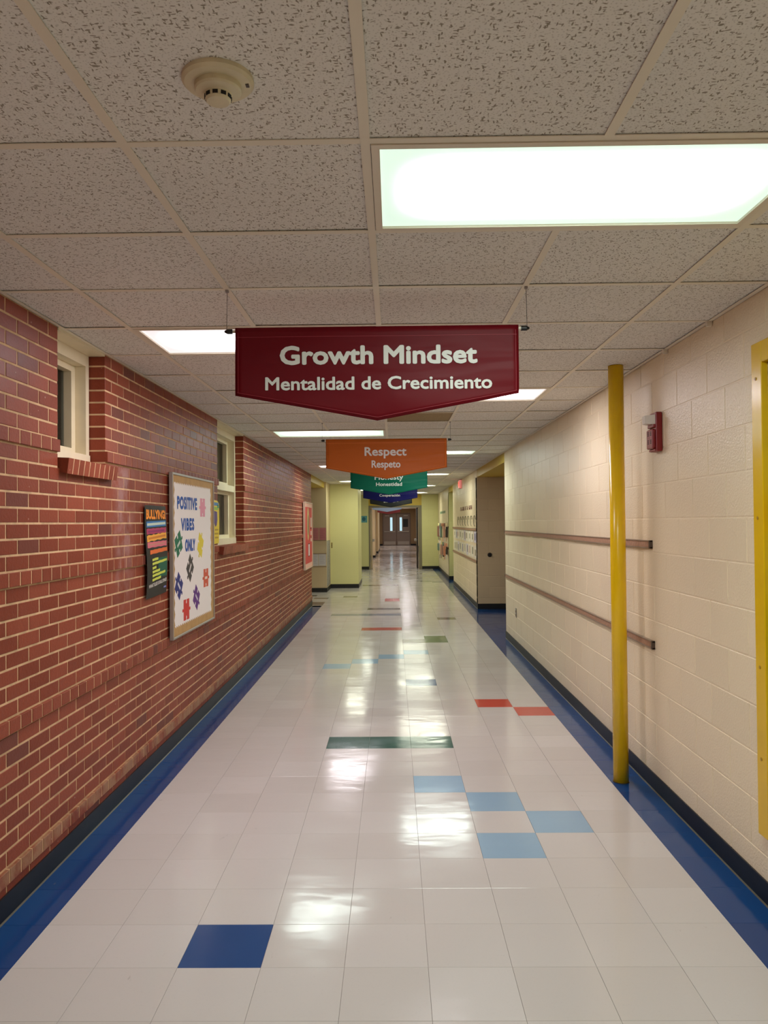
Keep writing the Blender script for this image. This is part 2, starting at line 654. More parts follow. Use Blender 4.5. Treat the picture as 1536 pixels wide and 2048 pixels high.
COLOURED = {}
for c, r, k in [(-3, -3, 'navy'), (0, 3, 'sky'), (1, 2, 'sky'), (2, 1, 'sky'), (1, 0, 'sky'), (-2, 6, 'green'), (-1, 6, 'green'), (0, 6, 'green'),
                (2, 10, 'red'), (3, 9, 'red'), (0, 13, 'navy'), (-3, 16, 'sky'), (-2, 17, 'sky'), (-1, 18, 'sky'), (0, 19, 'sky'),
                (1, 22, 'moss'), (1, 23, 'moss'), (0, 22, 'grey'), (-2, 26, 'red'), (-1, 26, 'red'), (2, 30, 'grey'),
                (-4, 32, 'bluegrey'), (-3, 32, 'bluegrey'), (-2, 32, 'bluegrey'), (-1, 32, 'bluegrey'), (-2, 35, 'grey'), (-1, 35, 'grey'),
                (-1, 40, 'red'), (-1, 41, 'red'), (-4, 43, 'grey'), (-6, 42, 'grey'), (-6, 38, 'plum'), (-6, 39, 'plum'), (-7, 44, 'grey'),
                (-1, 60, 'grey'), (-3, 53, 'grey'), (-2, 53, 'grey'), (-1, 53, 'grey'), (-2, 88, 'grey'), (1, 120, 'grey'), (-2, 102, 'grey'), (-1, 102, 'grey'),
                (1, 77, 'grey'), (-1, 70, 'grey'), (0, 70, 'grey'), (3, 56, 'bluegrey'), (2, 57, 'bluegrey'), (3, 73, 'bluegrey'), (2, 106, 'grey'),
                (0, 83, 'grey'), (-2, 74, 'grey'), (-1, 95, 'red'), (0, 110, 'red'), (-3, 112, 'grey'), (2, 130, 'grey'), (-1, 140, 'grey')]:
    COLOURED[(c, r)] = k
TILE_LABEL = {'navy': 'navy blue floor tile', 'sky': 'light blue floor tile', 'green': 'dark green floor tile', 'red': 'red floor tile',
              'moss': 'moss green floor tile', 'grey': 'grey floor tile', 'bluegrey': 'blue-grey floor tile', 'plum': 'plum floor tile'}
gap, tb = 0.0005, 0.0008
tile_me = {}


def tile_mesh(kind):
    if kind not in tile_me:
        mb = MB()
        piece(mb, -T / 2 + gap, T / 2 - gap, -T / 2 + gap, T / 2 - gap, -0.003, 0.0, tb, lambda u, v, w: (u, v, w))
        tile_me[kind] = flip_if(mb.mesh('floor_tile', 'tile_' + kind), (0, 0, 1))
    return tile_me[kind]


rest = MB()
for r in range(-33, 169):
    for c in range(-13, 12):
        y0 = TY0 + r * T
        cx, cy = TX0 + (c + 0.5) * T, y0 + T / 2
        main = -5 <= c <= 3
        if not main:
            # side openings off the hall only
            if not (14.9 < cy < 27.2 and c < -5):
                continue
        if cy > 55:
            continue
        kind = COLOURED.get((c, r))
        if kind:
            o = inst('floor_tile', tile_mesh(kind), (cx, cy, 0), floor)
            o['label'] = TILE_LABEL[kind]
        elif main and -5 <= r <= 21:
            inst('floor_tile', tile_mesh('cream'), (cx, cy, 0), floor)
        else:
            piece(rest, cx - T / 2 + gap, cx + T / 2 - gap, y0 + gap, y0 + T - gap, -0.003, 0.0, tb, lambda u, v, w: (u, v, w))
o = rest.build('floor_tile_field', 'tile_cream', floor)
tag(o, kind='stuff')
# blue border along both walls, cut tiles
for x0, x1, ya, yb in ((XL - 0.02, TX0 - 5 * T, YB, 15.25), (TX0 + 4 * T, XR + 0.02, YB, 26.9)):
    me = None
    field = MB()
    r = math.floor((ya - TY0) / T)
    while TY0 + r * T < yb:
        a, b = TY0 + r * T, min(TY0 + r * T + T, yb)
        if -5 <= r <= 25 and b - a > T * 0.99:
            if me is None:
                mb = MB()
                piece(mb, x0 + gap, x1 - gap, -T / 2 + gap, T / 2 - gap, -0.003, 0.0, tb, lambda u, v, w: (u, v, w))
                me = flip_if(mb.mesh('border_tile', 'border'), (0, 0, 1))
            inst('border_tile', me, (0, (a + b) / 2, 0), floor)
        else:
            piece(field, x0 + gap, x1 - gap, a + gap, b - gap, -0.003, 0.0, tb, lambda u, v, w: (u, v, w))
        r += 1
    tag(field.build('border_tile_field', 'border', floor), kind='stuff')
mb = MB()
for ya, yb in ((10.84, 14.43), (20.25, 21.83)):
    y = ya
    while y < yb - 0.02:
        for k in range(4):
            piece(mb, XR + 0.02 + k * T, XR + 0.02 + (k + 1) * T - 0.001, y, min(y + T, yb) - 0.001, -0.003, 0.0, tb, lambda u, v, w: (u, v, w))
        y += T
tag(mb.build('niche_tile_field', 'border', floor), kind='stuff')

# ------------------------------------------------------------------ ceiling
mb = MB()
mb.box(-4.0, 4.0, YB - 0.3, 55.2, ZC + 0.16, ZC + 0.3)
ceiling = struct(mb.build('ceiling', 'plenum'))
LIGHTS = [  # (row, left?, tint)
    (0, False, 'mint'), (3, True, 'rose'), (6, False, 'rose'), (10, True, 'mint'), (14, False, 'mint'), (18, True, 'rose'),
    (22, False, 'lime'), (26, True, 'lime'), (30, False, 'lime'), (34, True, 'lime'), (38, False, 'lime'),
    (-4, True, 'mint'), (-8, False, 'rose'), (-11, True, 'mint')]  # unseen panels behind the viewpoint, added for their light
lit = set()
for row, left, _ in LIGHTS:
    for c in ((-1, 0) if left else (1, 2)):
        lit.add((c, row))
ROWS = range(-13, 41)
colx = [XL + 0.004] + [GX0 + k * G for k in (-1, 0, 1, 2, 3)] + [XR - 0.004]
ctile_me = {}
field = MB()
h = 0.0035
for row in ROWS:
    y0 = GY0 + row * G
    if y0 > 26.9 or y0 + G < YB:
        continue
    for ci in range(6):
        c = ci - 2
        if (c, row) in lit:
            continue
        x0, x1 = colx[ci], colx[ci + 1]
        cx, cy = (x0 + x1) / 2, y0 + G / 2
        w2, d2 = (x1 - x0) / 2 - h, G / 2 - h
        stain = (c == 1 and row == 8)
        if -2 <= row <= 30:
            key = (ci in (0, 5), round(w2, 4), stain)
            if key not in ctile_me:
                m2 = MB()
                m2.box(-w2, w2, -d2, d2, 0.0, 0.015)
                ctile_me[key] = m2.mesh('ceiling_tile', 'ctile_stain' if stain else 'ctile')
            o = inst('ceiling_tile', ctile_me[key], (cx, cy, ZC + 0.003 + random.random() * 0.002), ceiling)
            o.rotation_euler = (random.uniform(-.0035, .0035), random.uniform(-.0035, .0035), 0)
            if stain:
                o['label'] = 'browned ceiling tile'
        else:
            field.box(cx - w2, cx + w2, cy - d2, cy + d2, ZC + 0.003, ZC + 0.018)
tag(field.build('ceiling_tile_field', 'ctile', ceiling), kind='stuff')
for k in (-1, 1, 3):
    x = GX0 + k * G
    mb = MB()
    mb.box(x - 0.0125, x + 0.0125, YB, 26.9, ZC - 0.001, ZC + 0.0015)
    mb.box(x - 0.001, x + 0.001, YB, 26.9, ZC + 0.0015, ZC + 0.04)
    mb.build('main_tee', 'tee', ceiling)
mb = MB()
mb.box(-0.0125, 0.0125, 0.0125, G - 0.0125, ZC - 0.0008, ZC + 0.0017)
tee_y = mb.mesh('cross_tee', 'tee')
for row in ROWS:
    y0 = GY0 + row * G
    if y0 > 26.5 or y0 < YB:
        continue
    for k in (0, 2):
        if (k, row) in lit:
            continue
        inst('cross_tee', tee_y, (GX0 + k * G, y0, 0), ceiling)
segs = [(XL + 0.004, GX0 - G - 0.0125), (GX0 - G + 0.0125, GX0 + G - 0.0125), (GX0 + G + 0.0125, GX0 + 3 * G - 0.0125), (GX0 + 3 * G + 0.0125, XR - 0.004)]
seg_me = []
for a, b in segs:
    mb = MB()
    mb.box(a, b, -0.0125, 0.0125, ZC - 0.0008, ZC + 0.0017)
    seg_me.append(mb.mesh('cross_tee', 'tee'))
for row in ROWS:
    y0 = GY0 + row * G
    if y0 > 26.9 or y0 < YB:
        continue
    for me in seg_me:
        inst('cross_tee', me, (0, y0, 0), ceiling)
for x0, x1, xv, ya, yb in ((XR - 0.024, XR, XR - 0.002, YB, 26.9), (XL, XL + 0.02, XL, YB, 18.9)):
    mb = MB()
    mb.box(x0, x1, ya, yb, ZC - 0.0022, ZC - 0.0002)
    mb.box(xv, xv + 0.002, ya, yb, ZC - 0.0022, ZC + 0.022)
    mb.build('wall_angle', 'tee', ceiling)
# tee ends resting on the right wall angle
clip = MB()
clip.box(-0.012, 0.012, -0.011, 0.011, -0.022, 0.0)
clip_me = clip.mesh('tee_clip', 'tee')
for row in (3, 4):
    inst('tee_clip', clip_me, (XR - 0.014, GY0 + row * G, ZC - 0.002), ceiling)
# plain lay-in ceiling of the corridor beyond the cross wall
mb = MB()
mb.box(-1.6, 1.7, 26.9, 55.1, ZC, ZC + 0.02)
mb.build('far_ceiling_panel', 'ctile', ceiling)

# ------------------------------------------------------------------ left wall: brick
BH, BL = 0.067733, 0.2032
W1 = (3.7238, 4.3334, 28)      # high window: y range, first open course
W2 = (7.12, 8.36, 20)
HEADERS = (2, 11, 20, 29)
Y_END = 15.25
mb = MB()
Zt = ZC + 0.15
D0, D1 = XL - 0.0905, XL - 0.0016


def mortar_box(ya, yb, za, zb):
    mb.box(D0, D1, ya, yb, za, zb)


z1, z2 = W1[2] * BH, W2[2] * BH
mortar_box(YB, W1[0] - 0.005, 0, Zt)
mortar_box(W1[0] - 0.005, W1[1] + 0.005, 0, z1 - 0.004)
mortar_box(W1[1] + 0.005, W2[0] - 0.005, 0, Zt)
mortar_box(W2[0] - 0.005, W2[1] + 0.005, 0, z2 - 0.004)
mortar_box(W2[1] + 0.005, Y_END - 0.004, 0, Zt)
for i in HEADERS:
    cuts = [YB]
    for wy0, wy1, ci in (W1, W2):
        if i >= ci:
            cuts += [wy0 - 0.006, wy1 + 0.006]
    cuts.append(Y_END - 0.006)
    for k in range(0, len(cuts), 2):
        mb.box(D1, XL + 0.0112, cuts[k], cuts[k + 1], i * BH + 0.0052, (i + 1) * BH - 0.0052)
wall_left = struct(mb.build('wall_left', 'mortar'))
bricks = []       # (y0, y1, course, proud, material)
for i in range(38):
    header = i in HEADERS
    ln = BL / 2 if header else BL
    ph = 3.419 + (BL / 2 if (i % 2 == 0 and not header) else 0.0)
    k0 = math.floor((YB - ph) / ln)
    y = ph + k0 * ln
    while y < Y_END:
        a, b = max(y, YB), min(y + ln, Y_END)
        parts = [(a, b)]
        for wy0, wy1, ci in (W1, W2):
            if i >= ci:
                nxt = []
                for p, q in parts:
                    if q <= wy0 or p >= wy1:
                        nxt.append((p, q))
                    else:
                        if p < wy0:
                            nxt.append((p, wy0))
                        if q > wy1:
                            nxt.append((wy1, q))
                parts = nxt
        for p, q in parts:
            if q - p > 0.03:
                bricks.append((p, q, i, 0.013 if header else 0.0, 'brick_stained' if i == 2 else 'brick'))
        y += ln
jt = 0.0047
score = []
for idx, (p, q, i, pr, m_) in enumerate(bricks):
    s = proj_area((XL, max(p, 0.5), i * BH), (XL, max(q, 0.5), (i + 1) * BH)) if i > 0 and p > 2.5 else 0.0
    score.append((s, idx))
score.sort(reverse=True)
single = {idx for s, idx in score[:300] if s > 0}
brick_me = {}
fields = {'brick': MB(), 'brick_stained': MB()}
for idx, (p, q, i, pr, m_) in enumerate(bricks):
    za, zb = i * BH + jt, (i + 1) * BH - jt
    pr += random.uniform(-0.0003, 0.0012)
    if idx in single:
        key = (round(q - p, 3), m_, i in HEADERS)
        if key not in brick_me:
            m2 = MB()
            L2 = (q - p) / 2 - jt
            piece(m2, -L2, L2, -(BH / 2 - jt), BH / 2 - jt, -0.092, 0.0, 0.0016, lambda u, v, w: (w, u, v))
            brick_me[key] = flip_if(m2.mesh('brick', m_), (1, 0, 0))
        inst('brick', brick_me[key], (XL + pr, (p + q) / 2, (za + zb) / 2), wall_left)
    else:
        piece(fields[m_], p + jt, q - jt, za, zb, -0.092, pr, 0.0016, lambda u, v, w: (XL + w, u, v))
for k, f_ in fields.items():
    tag(f_.build('brick_field', k, wall_left), kind='stuff')
# brick sills: rowlocks tipped forward, one brick each
for (ya, yb, ztop, n_) in ((3.735, 4.42, W1[2] * BH + 0.064, 10), (7.17, 8.43, W2[2] * BH + 0.068, 18)):
    st = (yb - ya) / n_
    m2 = MB()
    prof = [(-0.075, -0.012), (-0.085, -0.066), (0.036, -0.094), (0.046, -0.018)]
    vs = []
    for yy in (-st / 2 + 0.0048, st / 2 - 0.0048):
        vs += [(x, yy, z) for x, z in prof]
    m2.quadlist(vs, [(0, 1, 2, 3), (7, 6, 5, 4)] + [(i, i + 4, (i + 1) % 4 + 4, (i + 1) % 4) for i in range(4)])
    sill_me = m2.mesh('sill_brick', 'brick')
    for k in range(n_):
        inst('sill_brick', sill_me, (XL, ya + (k + 0.5) * st, ztop), wall_left)
    m2 = MB()
    prof = [(-0.072, -0.0135), (-0.082, -0.064), (0.0353, -0.0932), (0.0453, -0.0187)]
    vs = []
    for yy in (ya + 0.006, yb - 0.006):
        vs += [(XL + x, yy, ztop + z) for x, z in prof]
    m2.quadlist(vs, [(0, 1, 2, 3), (7, 6, 5, 4)] + [(i, i + 4, (i + 1) % 4 + 4, (i + 1) % 4) for i in range(4)])
    m2.build('sill_mortar', 'mortar', wall_left)

# ------------------------------------------------------------------ windows in the brick wall


def window(name, wy0, wy1, zb, zt, rail):
    w = struct(empty(name, (XL - 0.092, (wy0 + wy1) / 2, zb)))
    xf = XL - 0.088
    cw = 0.048
    f_ = MB()
    f_.box(xf - 0.14, xf, wy0 + 0.004, wy0 + cw, zb, zt)
    f_.box(xf - 0.14, xf, wy1 - cw, wy1 - 0.004, zb, zt)
    f_.box(xf - 0.14, xf, wy0 + cw, wy1 - cw, zt - 0.075, zt)
    f_.box(xf - 0.14, xf + 0.006, wy0 + 0.004, wy1 - 0.004, zb, zb + 0.062)
    if rail:
        f_.box(xf - 0.05, xf - 0.004, wy0 + cw, wy1 - cw, rail - 0.032, rail + 0.032)
    f_.build('frame', 'frame_cream', w)
    spans = [(zb + 0.062, rail - 0.03), (rail + 0.03, zt - 0.075)] if rail else [(zb + 0.062, zt - 0.075)]
    for k, (a, b) in enumerate(spans):
        s = MB()
        xs = xf - 0.060 - 0.012 * k
        sw = 0.050
        s.box(xs - 0.065, xs, wy0 + cw, wy0 + cw + sw, a, b)
        s.box(xs - 0.065, xs, wy1 - cw - sw, wy1 - cw, a, b)
        s.box(xs - 0.065, xs, wy0 + cw + sw, wy1 - cw - sw, a, a + 0.035)
        s.box(xs - 0.065, xs, wy0 + cw + sw, wy1 - cw - sw, b - 0.035, b)
        so = s.build('sash', 'frame_cream', w)
        g = MB()
        g.box(xs - 0.046, xs - 0.042, wy0 + cw + sw - 0.005, wy1 - cw - sw + 0.005, a + 0.03, b - 0.03)
        g.build('pane', 'glass', so)
    sf = MB()
    sf.box(xf - 0.01, XL + 0.002, wy0 + 0.002, wy1 - 0.002, zt - 0.012, zt + 0.006)
    sf.build('soffit', 'frame_cream', w)
    # added grey panel standing in for the dim room behind
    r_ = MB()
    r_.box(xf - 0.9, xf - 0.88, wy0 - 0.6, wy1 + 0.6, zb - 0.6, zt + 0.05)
    r_.build('dim_room_panel', colmat((96, 98, 92)), w)
    return w


window('window_1', W1[0], W1[1], W1[2] * BH + 0.045, ZC - 0.004, None)
window('window_2', W2[0], W2[1], W2[2] * BH + 0.052, ZC - 0.004, 1.985)

# ------------------------------------------------------------------ painted block walls
KH, KL = 0.2032, 0.4064


def block_wall(name, u0, u1, phase, mp, normal, mat, single_range=None, thick=0.2, depth=0.06, ztop=ZC + 0.15, zbot=0.0, backing=True):
    """wall of painted blocks running along u from u0 to u1; mp(u, z, w) -> xyz, w outward from the face"""
    b = MB()
    e = 0.0015
    if backing:
        vs = [mp(u, z, w) for w in (-thick, -0.0021) for u, z in ((u0, zbot), (u1, zbot), (u1, ztop), (u0, ztop))]
        b.quadlist(vs, [(0, 1, 2, 3), (7, 6, 5, 4), (0, 4, 5, 1), (1, 5, 6, 2), (2, 6, 7, 3), (3, 7, 4, 0)])
    wall = struct(b.build(name, mat))
    f_ = MB()
    mesh_of = {}
    i = 0
    while i * KH < ztop - 0.01:
        za, zb = max(i * KH, zbot), min((i + 1) * KH, ztop)
        i += 1
        if zb - za < 0.03:
            continue
        ph = phase + (KL / 2 if (i - 1) % 2 == 0 else 0.0)
        u = ph + math.floor((u0 - ph) / KL) * KL
        while u < u1:
            a, c = max(u, u0), min(u + KL, u1)
            u += KL
            if c - a < 0.03:
                continue
            if single_range and single_range[0] <= (a + c) / 2 <= single_range[1]:
                key = (round(c - a, 3), round(zb - za, 3))
                if key not in mesh_of:
                    m2 = MB()
                    o0 = Vector(mp(0, 0, 0))
                    lx, lz = (c - a) / 2 - e, (zb - za) / 2 - e
                    piece(m2, -lx, lx, -lz, lz, -depth, 0.0, 0.0036, lambda p, q, w: tuple(Vector(mp(p, q, w)) - o0))
                    mesh_of[key] = flip_if(m2.mesh('concrete_block', mat), normal)
                inst('concrete_block', mesh_of[key], mp((a + c) / 2, (za + zb) / 2, 0.0), wall)
            else:
                piece(f_, a + e, c - e, za + e, zb - e, -depth, 0.0, 0.0036, mp)
    if f_.v:
        tag(f_.build('concrete_block_field', mat, wall), kind='stuff')
    return wall


right = lambda u, z, w: (XR - w, u, z)
block_wall('wall_right', YB, 10.84, 3.843, right, (-1, 0, 0), 'block', (2.6, 11.0))
# niche on the right: far jamb and what lies behind
block_wall('wall_niche', XR, 2.7, XR - 0.2, lambda u, z, w: (u, 14.43 - w, z), (0, -1, 0), 'block_tan', (0, 9), ztop=2.44)
block_wall('wall_right_middle', 14.436, 20.25, 14.43, right, (-1, 0, 0), 'block')
block_wall('wall_niche_far', XR, 2.7, XR - 0.2, lambda u, z, w: (u, 21.83 - w, z), (0, -1, 0), 'block_y', (0, 9), ztop=2.44)
block_wall('wall_right_far', 21.836, 26.9, 21.83, right, (-1, 0, 0), 'block')
mb = MB()
mb.box(2.6, 2.7, 10.8, 14.5, 0, 2.6)
mb.box(2.6, 2.7, 20.2, 21.9, 0, 2.6)
struct(mb.build('wall_niche_back', 'block'))
# yellow lintels over the openings
mb = MB()
mb.box(XR + 0.003, 2.7, 10.84, 14.43, 2.44, ZC + 0.15)
struct(mb.build('trim_1', 'lintel'))
mb = MB()
mb.box(XR + 0.003, 2.7, 20.25, 21.83, 2.44, ZC + 0.15)
struct(mb.build('trim_2', 'lintel'))
mb = MB()
mb.box(-1.9, XL - 0.01, Y_END + 0.003, 18.2, 2.44, ZC + 0.15)
struct(mb.build('trim_3', 'lintel'))

# ------------------------------------------------------------------ left side beyond the brick
XLF = -1.57
mb = MB()
mb.box(-4.0, XLF, 18.2, 19.3, 0, ZC + 0.15)
struct(mb.build('wall_left_pier', 'block_tan'))
mb = MB()
mb.box(-4.0, -0.875, 19.3, 21.2, 0, ZC + 0.15)
struct(mb.build('wall_left_bay', 'wall_y'))
mb = MB()
mb.box(-2.5, -1.705, Y_END - 0.4, Y_END - 0.004, 0, ZC + 0.15)
struct(mb.build('wall_left_return', 'block'))
mb = MB()
mb.box(-4.1, -4.0, YB - 0.3, 55.2, 0, ZC + 0.3)
struct(mb.build('wall_light_block_left', 'wall_cream'))  # unseen enclosure wall, added to keep sky light out
mb = MB()
mb.box(4.0, 4.1, YB - 0.3, 55.2, 0, ZC + 0.3)
struct(mb.build('wall_light_block_right', 'wall_cream'))  # also unseen, added on this side to block the sky
mb = MB()
mb.box(-4.1, 4.1, YB - 0.3, YB, 0, ZC + 0.3)
struct(mb.build('wall_rear', 'block'))
# cross wall with the open fire doors
YX = 26.9
OXL, OXR = -0.855, 0.977
block_wall('wall_cross', OXR, XR, OXR, lambda u, z, w: (u, YX - w, z), (0, -1, 0), 'block_y', (0, 9))
mb = MB()
mb.box(-4.0, OXL, YX, YX + 0.2, 0, ZC + 0.15)
struct(mb.build('wall_cross_left', 'wall_y'))
mb = MB()
mb.box(OXL, OXR, YX, YX + 0.2, 2.2, ZC + 0.15)
struct(mb.build('trim_4', 'lintel'))
df = struct(empty('door_3', (OXR - 0.06, YX + 0.1, 0)))
mb = MB()
mb.box(OXL, OXL + 0.05, YX - 0.012, YX + 0.212, 0, 2.2)
mb.box(OXR - 0.11, OXR, YX - 0.012, YX + 0.212, 0, 2.2)
mb.box(OXL + 0.05, OXR - 0.11, YX - 0.012, YX + 0.212, 2.13, 2.2)
mb.build('door_frame', 'jamb_grey', df)
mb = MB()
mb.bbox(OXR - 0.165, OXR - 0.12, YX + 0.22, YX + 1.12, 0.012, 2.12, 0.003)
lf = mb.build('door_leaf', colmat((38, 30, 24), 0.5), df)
mb = MB()
mb.bbox(OXR - 0.24, OXR - 0.165, YX + 0.35, YX + 1.02, 0.95, 1.03, 0.006)
mb.build('push_bar', 'steel', lf)
mb = MB()
mb.bbox(OXL + 0.055, OXL + 0.1, YX + 0.22, YX + 1.12, 0.012, 2.12, 0.003)
lf = mb.build('door_leaf', colmat((176, 158, 122), 0.5), df)
mb = MB()
mb.bbox(OXL + 0.1, OXL + 0.175, YX + 0.35, YX + 1.02, 0.95, 1.03, 0.006)
mb.build('push_bar', 'steel', lf)
mb = MB()
for z in (0.35, 2.0):
    mb.cyl((OXL + 0.07, YX + 0.215, z - 0.06), (OXL + 0.07, YX + 0.215, z + 0.06), 0.012)
mb.build('hinge', 'steel', lf)

# corridor beyond
mb = MB()
mb.box(-1.6, -1.13, YX + 0.2, 55.0, 0, ZC + 0.1)
struct(mb.build('wall_corridor_left', 'wall_cream'))
mb = MB()
mb.box(-1.13, -0.855, 36.0, 38.2, 0, ZC + 0.02)
struct(mb.build('wall_pilaster', 'wall_cream'))
mb = MB()
mb.box(-1.13, -0.82, 41.0, 46.0, 0, ZC + 0.02)
struct(mb.build('wall_pilaster_far', 'wall_cream'))
mb = MB()
mb.box(1.58, 1.75, YX + 0.2, 55.0, 0, ZC + 0.1)
struct(mb.build('wall_corridor_right', 'wall_cream'))
# end wall with the double door
YE = 55.0
EX0, EX1, EZ = -0.78, 1.21, 2.28
mb = MB()
mb.box(-4.0, EX0, YE, YE + 0.2, 0, ZC + 0.3)
mb.box(EX1, 4.0, YE, YE + 0.2, 0, ZC + 0.3)
mb.box(EX0, EX1, YE, YE + 0.2, EZ, ZC + 0.3)
struct(mb.build('wall_end', plain('dim_tan_end_wall', lin(150, 124, 90), 0.6)))
mid = (EX0 + EX1) / 2
dfr = struct(empty('door_frame_end', (mid, YE, 0)))
dfr.name = 'trim_5'
WORLD['trim_5'] = Vector((mid, YE, 0))
mb = MB()
mb.box(EX0, EX0 + 0.06, YE - 0.03, YE + 0.2, 0, EZ)
mb.box(EX1 - 0.06, EX1, YE - 0.03, YE + 0.2, 0, EZ)
mb.box(EX0 + 0.06, EX1 - 0.06, YE - 0.03, YE + 0.2, EZ - 0.08, EZ)
mb.box(mid - 0.03, mid + 0.03, YE - 0.03, YE + 0.2, 0, EZ - 0.08)
mb.build('door_frame', 'door_frame', dfr)
for name, x0, x1, lx0, lx1, s in (('door_1', EX0 + 0.06, mid - 0.03, -0.235, -0.07, 1), ('door_2', mid + 0.03, EX1 - 0.06, 0.445, 0.605, -1)):
    d = struct(empty(name, ((x0 + x1) / 2, YE + 0.03, 0)))
    mb = MB()
    z0, z1_, lz0, lz1 = 0.0, EZ - 0.08, 1.02, 1.97
    mb.box(x0, lx0, YE, YE + 0.045, z0, z1_)
    mb.box(lx1, x1, YE, YE + 0.045, z0, z1_)
    mb.box(lx0, lx1, YE, YE + 0.045, z0, lz0)
    mb.box(lx0, lx1, YE, YE + 0.045, lz1, z1_)
    leaf = mb.build('leaf', 'door_paint', d)
    mb = MB()
    mb.box(lx0 - 0.004, lx1 + 0.004, YE + 0.02, YE + 0.026, lz0 - 0.004, lz1 + 0.004)
    mb.build('pane', 'glass', leaf)
    mb = MB()
    mb.bbox(x0 + 0.08, x1 - 0.08, YE - 0.09, YE - 0.05, 0.93, 1.0, 0.008)
    for xx in (x0 + 0.1, x1 - 0.1):
        mb.box(xx - 0.03, xx + 0.03, YE - 0.06, YE, 0.92, 1.01)
    mb.build('push_bar', 'steel', d)
    mb = MB()
    mb.box(x0 + 0.05, x1 - 0.05, YE - 0.004, YE, 0.05, 0.28)
    mb.build('kick_plate', 'steel', d)
    mb = MB()
    cxx = x0 + 0.28 if s > 0 else x1 - 0.28
    mb.bbox(cxx - 0.15, cxx + 0.15, YE - 0.07, YE, 2.06, 2.12, 0.006)
    mb.build('door_closer', colmat((200, 196, 186), 0.4), d)
    if s < 0:
        mb = MB()
        mb.box(0.68, 1.03, YE - 0.005, YE - 0.001, 1.29, 1.85)
        nt = mb.build('dark_notice', colmat((24, 26, 30)), d)

# ------------------------------------------------------------------ baseboards
BHG = 0.1


def baseboard(name, segs):
    """segs: list of boxes x0,x1,y0,y1 (top-down) plus the side that faces the hall"""
    mb = MB()
    toe = MB()
    for x0, x1, y0, y1, side in segs:
        mb.box(x0, x1, y0, y1, 0.0, BHG)
        t = 0.0055
        if side == '+x':
            toe.quadlist([(x1, y0, 0.0), (x1 + t, y0, 0.0), (x1, y0, t), (x1, y1, 0.0), (x1 + t, y1, 0.0), (x1, y1, t)], [(0, 1, 2), (5, 4, 3), (1, 4, 5, 2)])
        elif side == '-x':
            toe.quadlist([(x0, y0, 0.0), (x0 - t, y0, 0.0), (x0, y0, t), (x0, y1, 0.0), (x0 - t, y1, 0.0), (x0, y1, t)], [(2, 1, 0), (3, 4, 5), (2, 5, 4, 1)])
    o = struct(mb.build(name, 'base'))
    if toe.v:
        toe.build('toe', 'base_toe', o)
    return o


baseboard('baseboard_left', [(XL - 0.004, XL + 0.008, YB, Y_END + 0.006, '+x')])
baseboard('baseboard_right', [(XR - 0.007, XR + 0.003, YB, 10.846, '-x')])
baseboard('baseboard_niche', [(XR - 0.007, 2.6, 14.422, 14.43, '')])
baseboard('baseboard_right_middle', [(XR - 0.007, XR + 0.003, 14.43, 20.256, '-x')])
baseboard('baseboard_niche_far', [(XR - 0.007, 2.6, 21.822, 21.83, '')])
baseboard('baseboard_right_far', [(XR - 0.007, XR + 0.003, 21.83, 26.9, '')])
baseboard('baseboard_cross', [(OXR, XR - 0.007, YX - 0.008, YX, ''), (-2.5, OXL, YX - 0.008, YX, '')])
baseboard('baseboard_left_pier', [(-3.9, XLF + 0.007, 18.192, 18.2, ''), (XLF, XLF + 0.007, 18.2, 19.3, '')])
baseboard('baseboard_left_bay', [(XLF + 0.007, -0.868, 19.292, 19.3, ''), (-0.875, -0.868, 19.3, 21.2, '')])
baseboard('baseboard_corridor', [(-1.13, -0.848, 35.992, 36.0, ''), (-0.855, -0.848, 36.0, 38.2, ''), (-1.13, -0.813, 40.992, 41.0, ''), (-0.82, -0.813, 41.0, 46.0, ''),
                                 (-1.13, -1.12, 27.1, 36.0, ''), (-1.13, -1.12, 38.2, 41.0, ''), (-1.13, -1.12, 46.0, 55.0, ''), (1.57, 1.58, 27.1, 55.0, '')])
baseboard('baseboard_end', [(-1.12, EX0, YE - 0.01, YE, ''), (EX1, 1.57, YE - 0.01, YE, '')])

# ================================================================== THINGS
# ------------------------------------------------------------------ ceiling lights
LENS = {'mint': lens_material('mint_white_lens', (0.86, 1.0, 0.93, 1), (0.74, 1.0, 0.84, 1)),
        'rose': lens_material('rose_white_lens', (1.0, 0.93, 0.98, 1), (1.0, 0.93, 0.96, 1)),
        'lime': lens_material('lime_white_lens', (0.96, 1.0, 0.80, 1), (0.95, 1.0, 0.8, 1))}
L2, S2 = G - 0.014, G / 2 - 0.014
mb = MB()
fw = 0.022
for a in ((-L2, L2, -S2, -S2 + fw), (-L2, L2, S2 - fw, S2), (-L2, -L2 + fw, -S2 + fw, S2 - fw), (L2 - fw, L2, -S2 + fw, S2 - fw)):
    mb.box(a[0], a[1], a[2], a[3], -0.004, 0.012)
frame_me = mb.mesh('frame', 'white_metal')
mb = MB()
mb.box(-L2, L2, -S2, S2, 0.013, 0.11)
housing_me = mb.mesh('housing', 'white_metal')
lens_me = {}
for k, m_ in LENS.items():
    mb = MB()
    mb.quadlist([(-L2 + fw, -S2 + fw, 0.004), (L2 - fw, -S2 + fw, 0.004), (L2 - fw, S2 - fw, 0.004), (-L2 + fw, S2 - fw, 0.004)], [(3, 2, 1, 0)])
    lens_me[k] = mb.mesh('diffuser', m_)
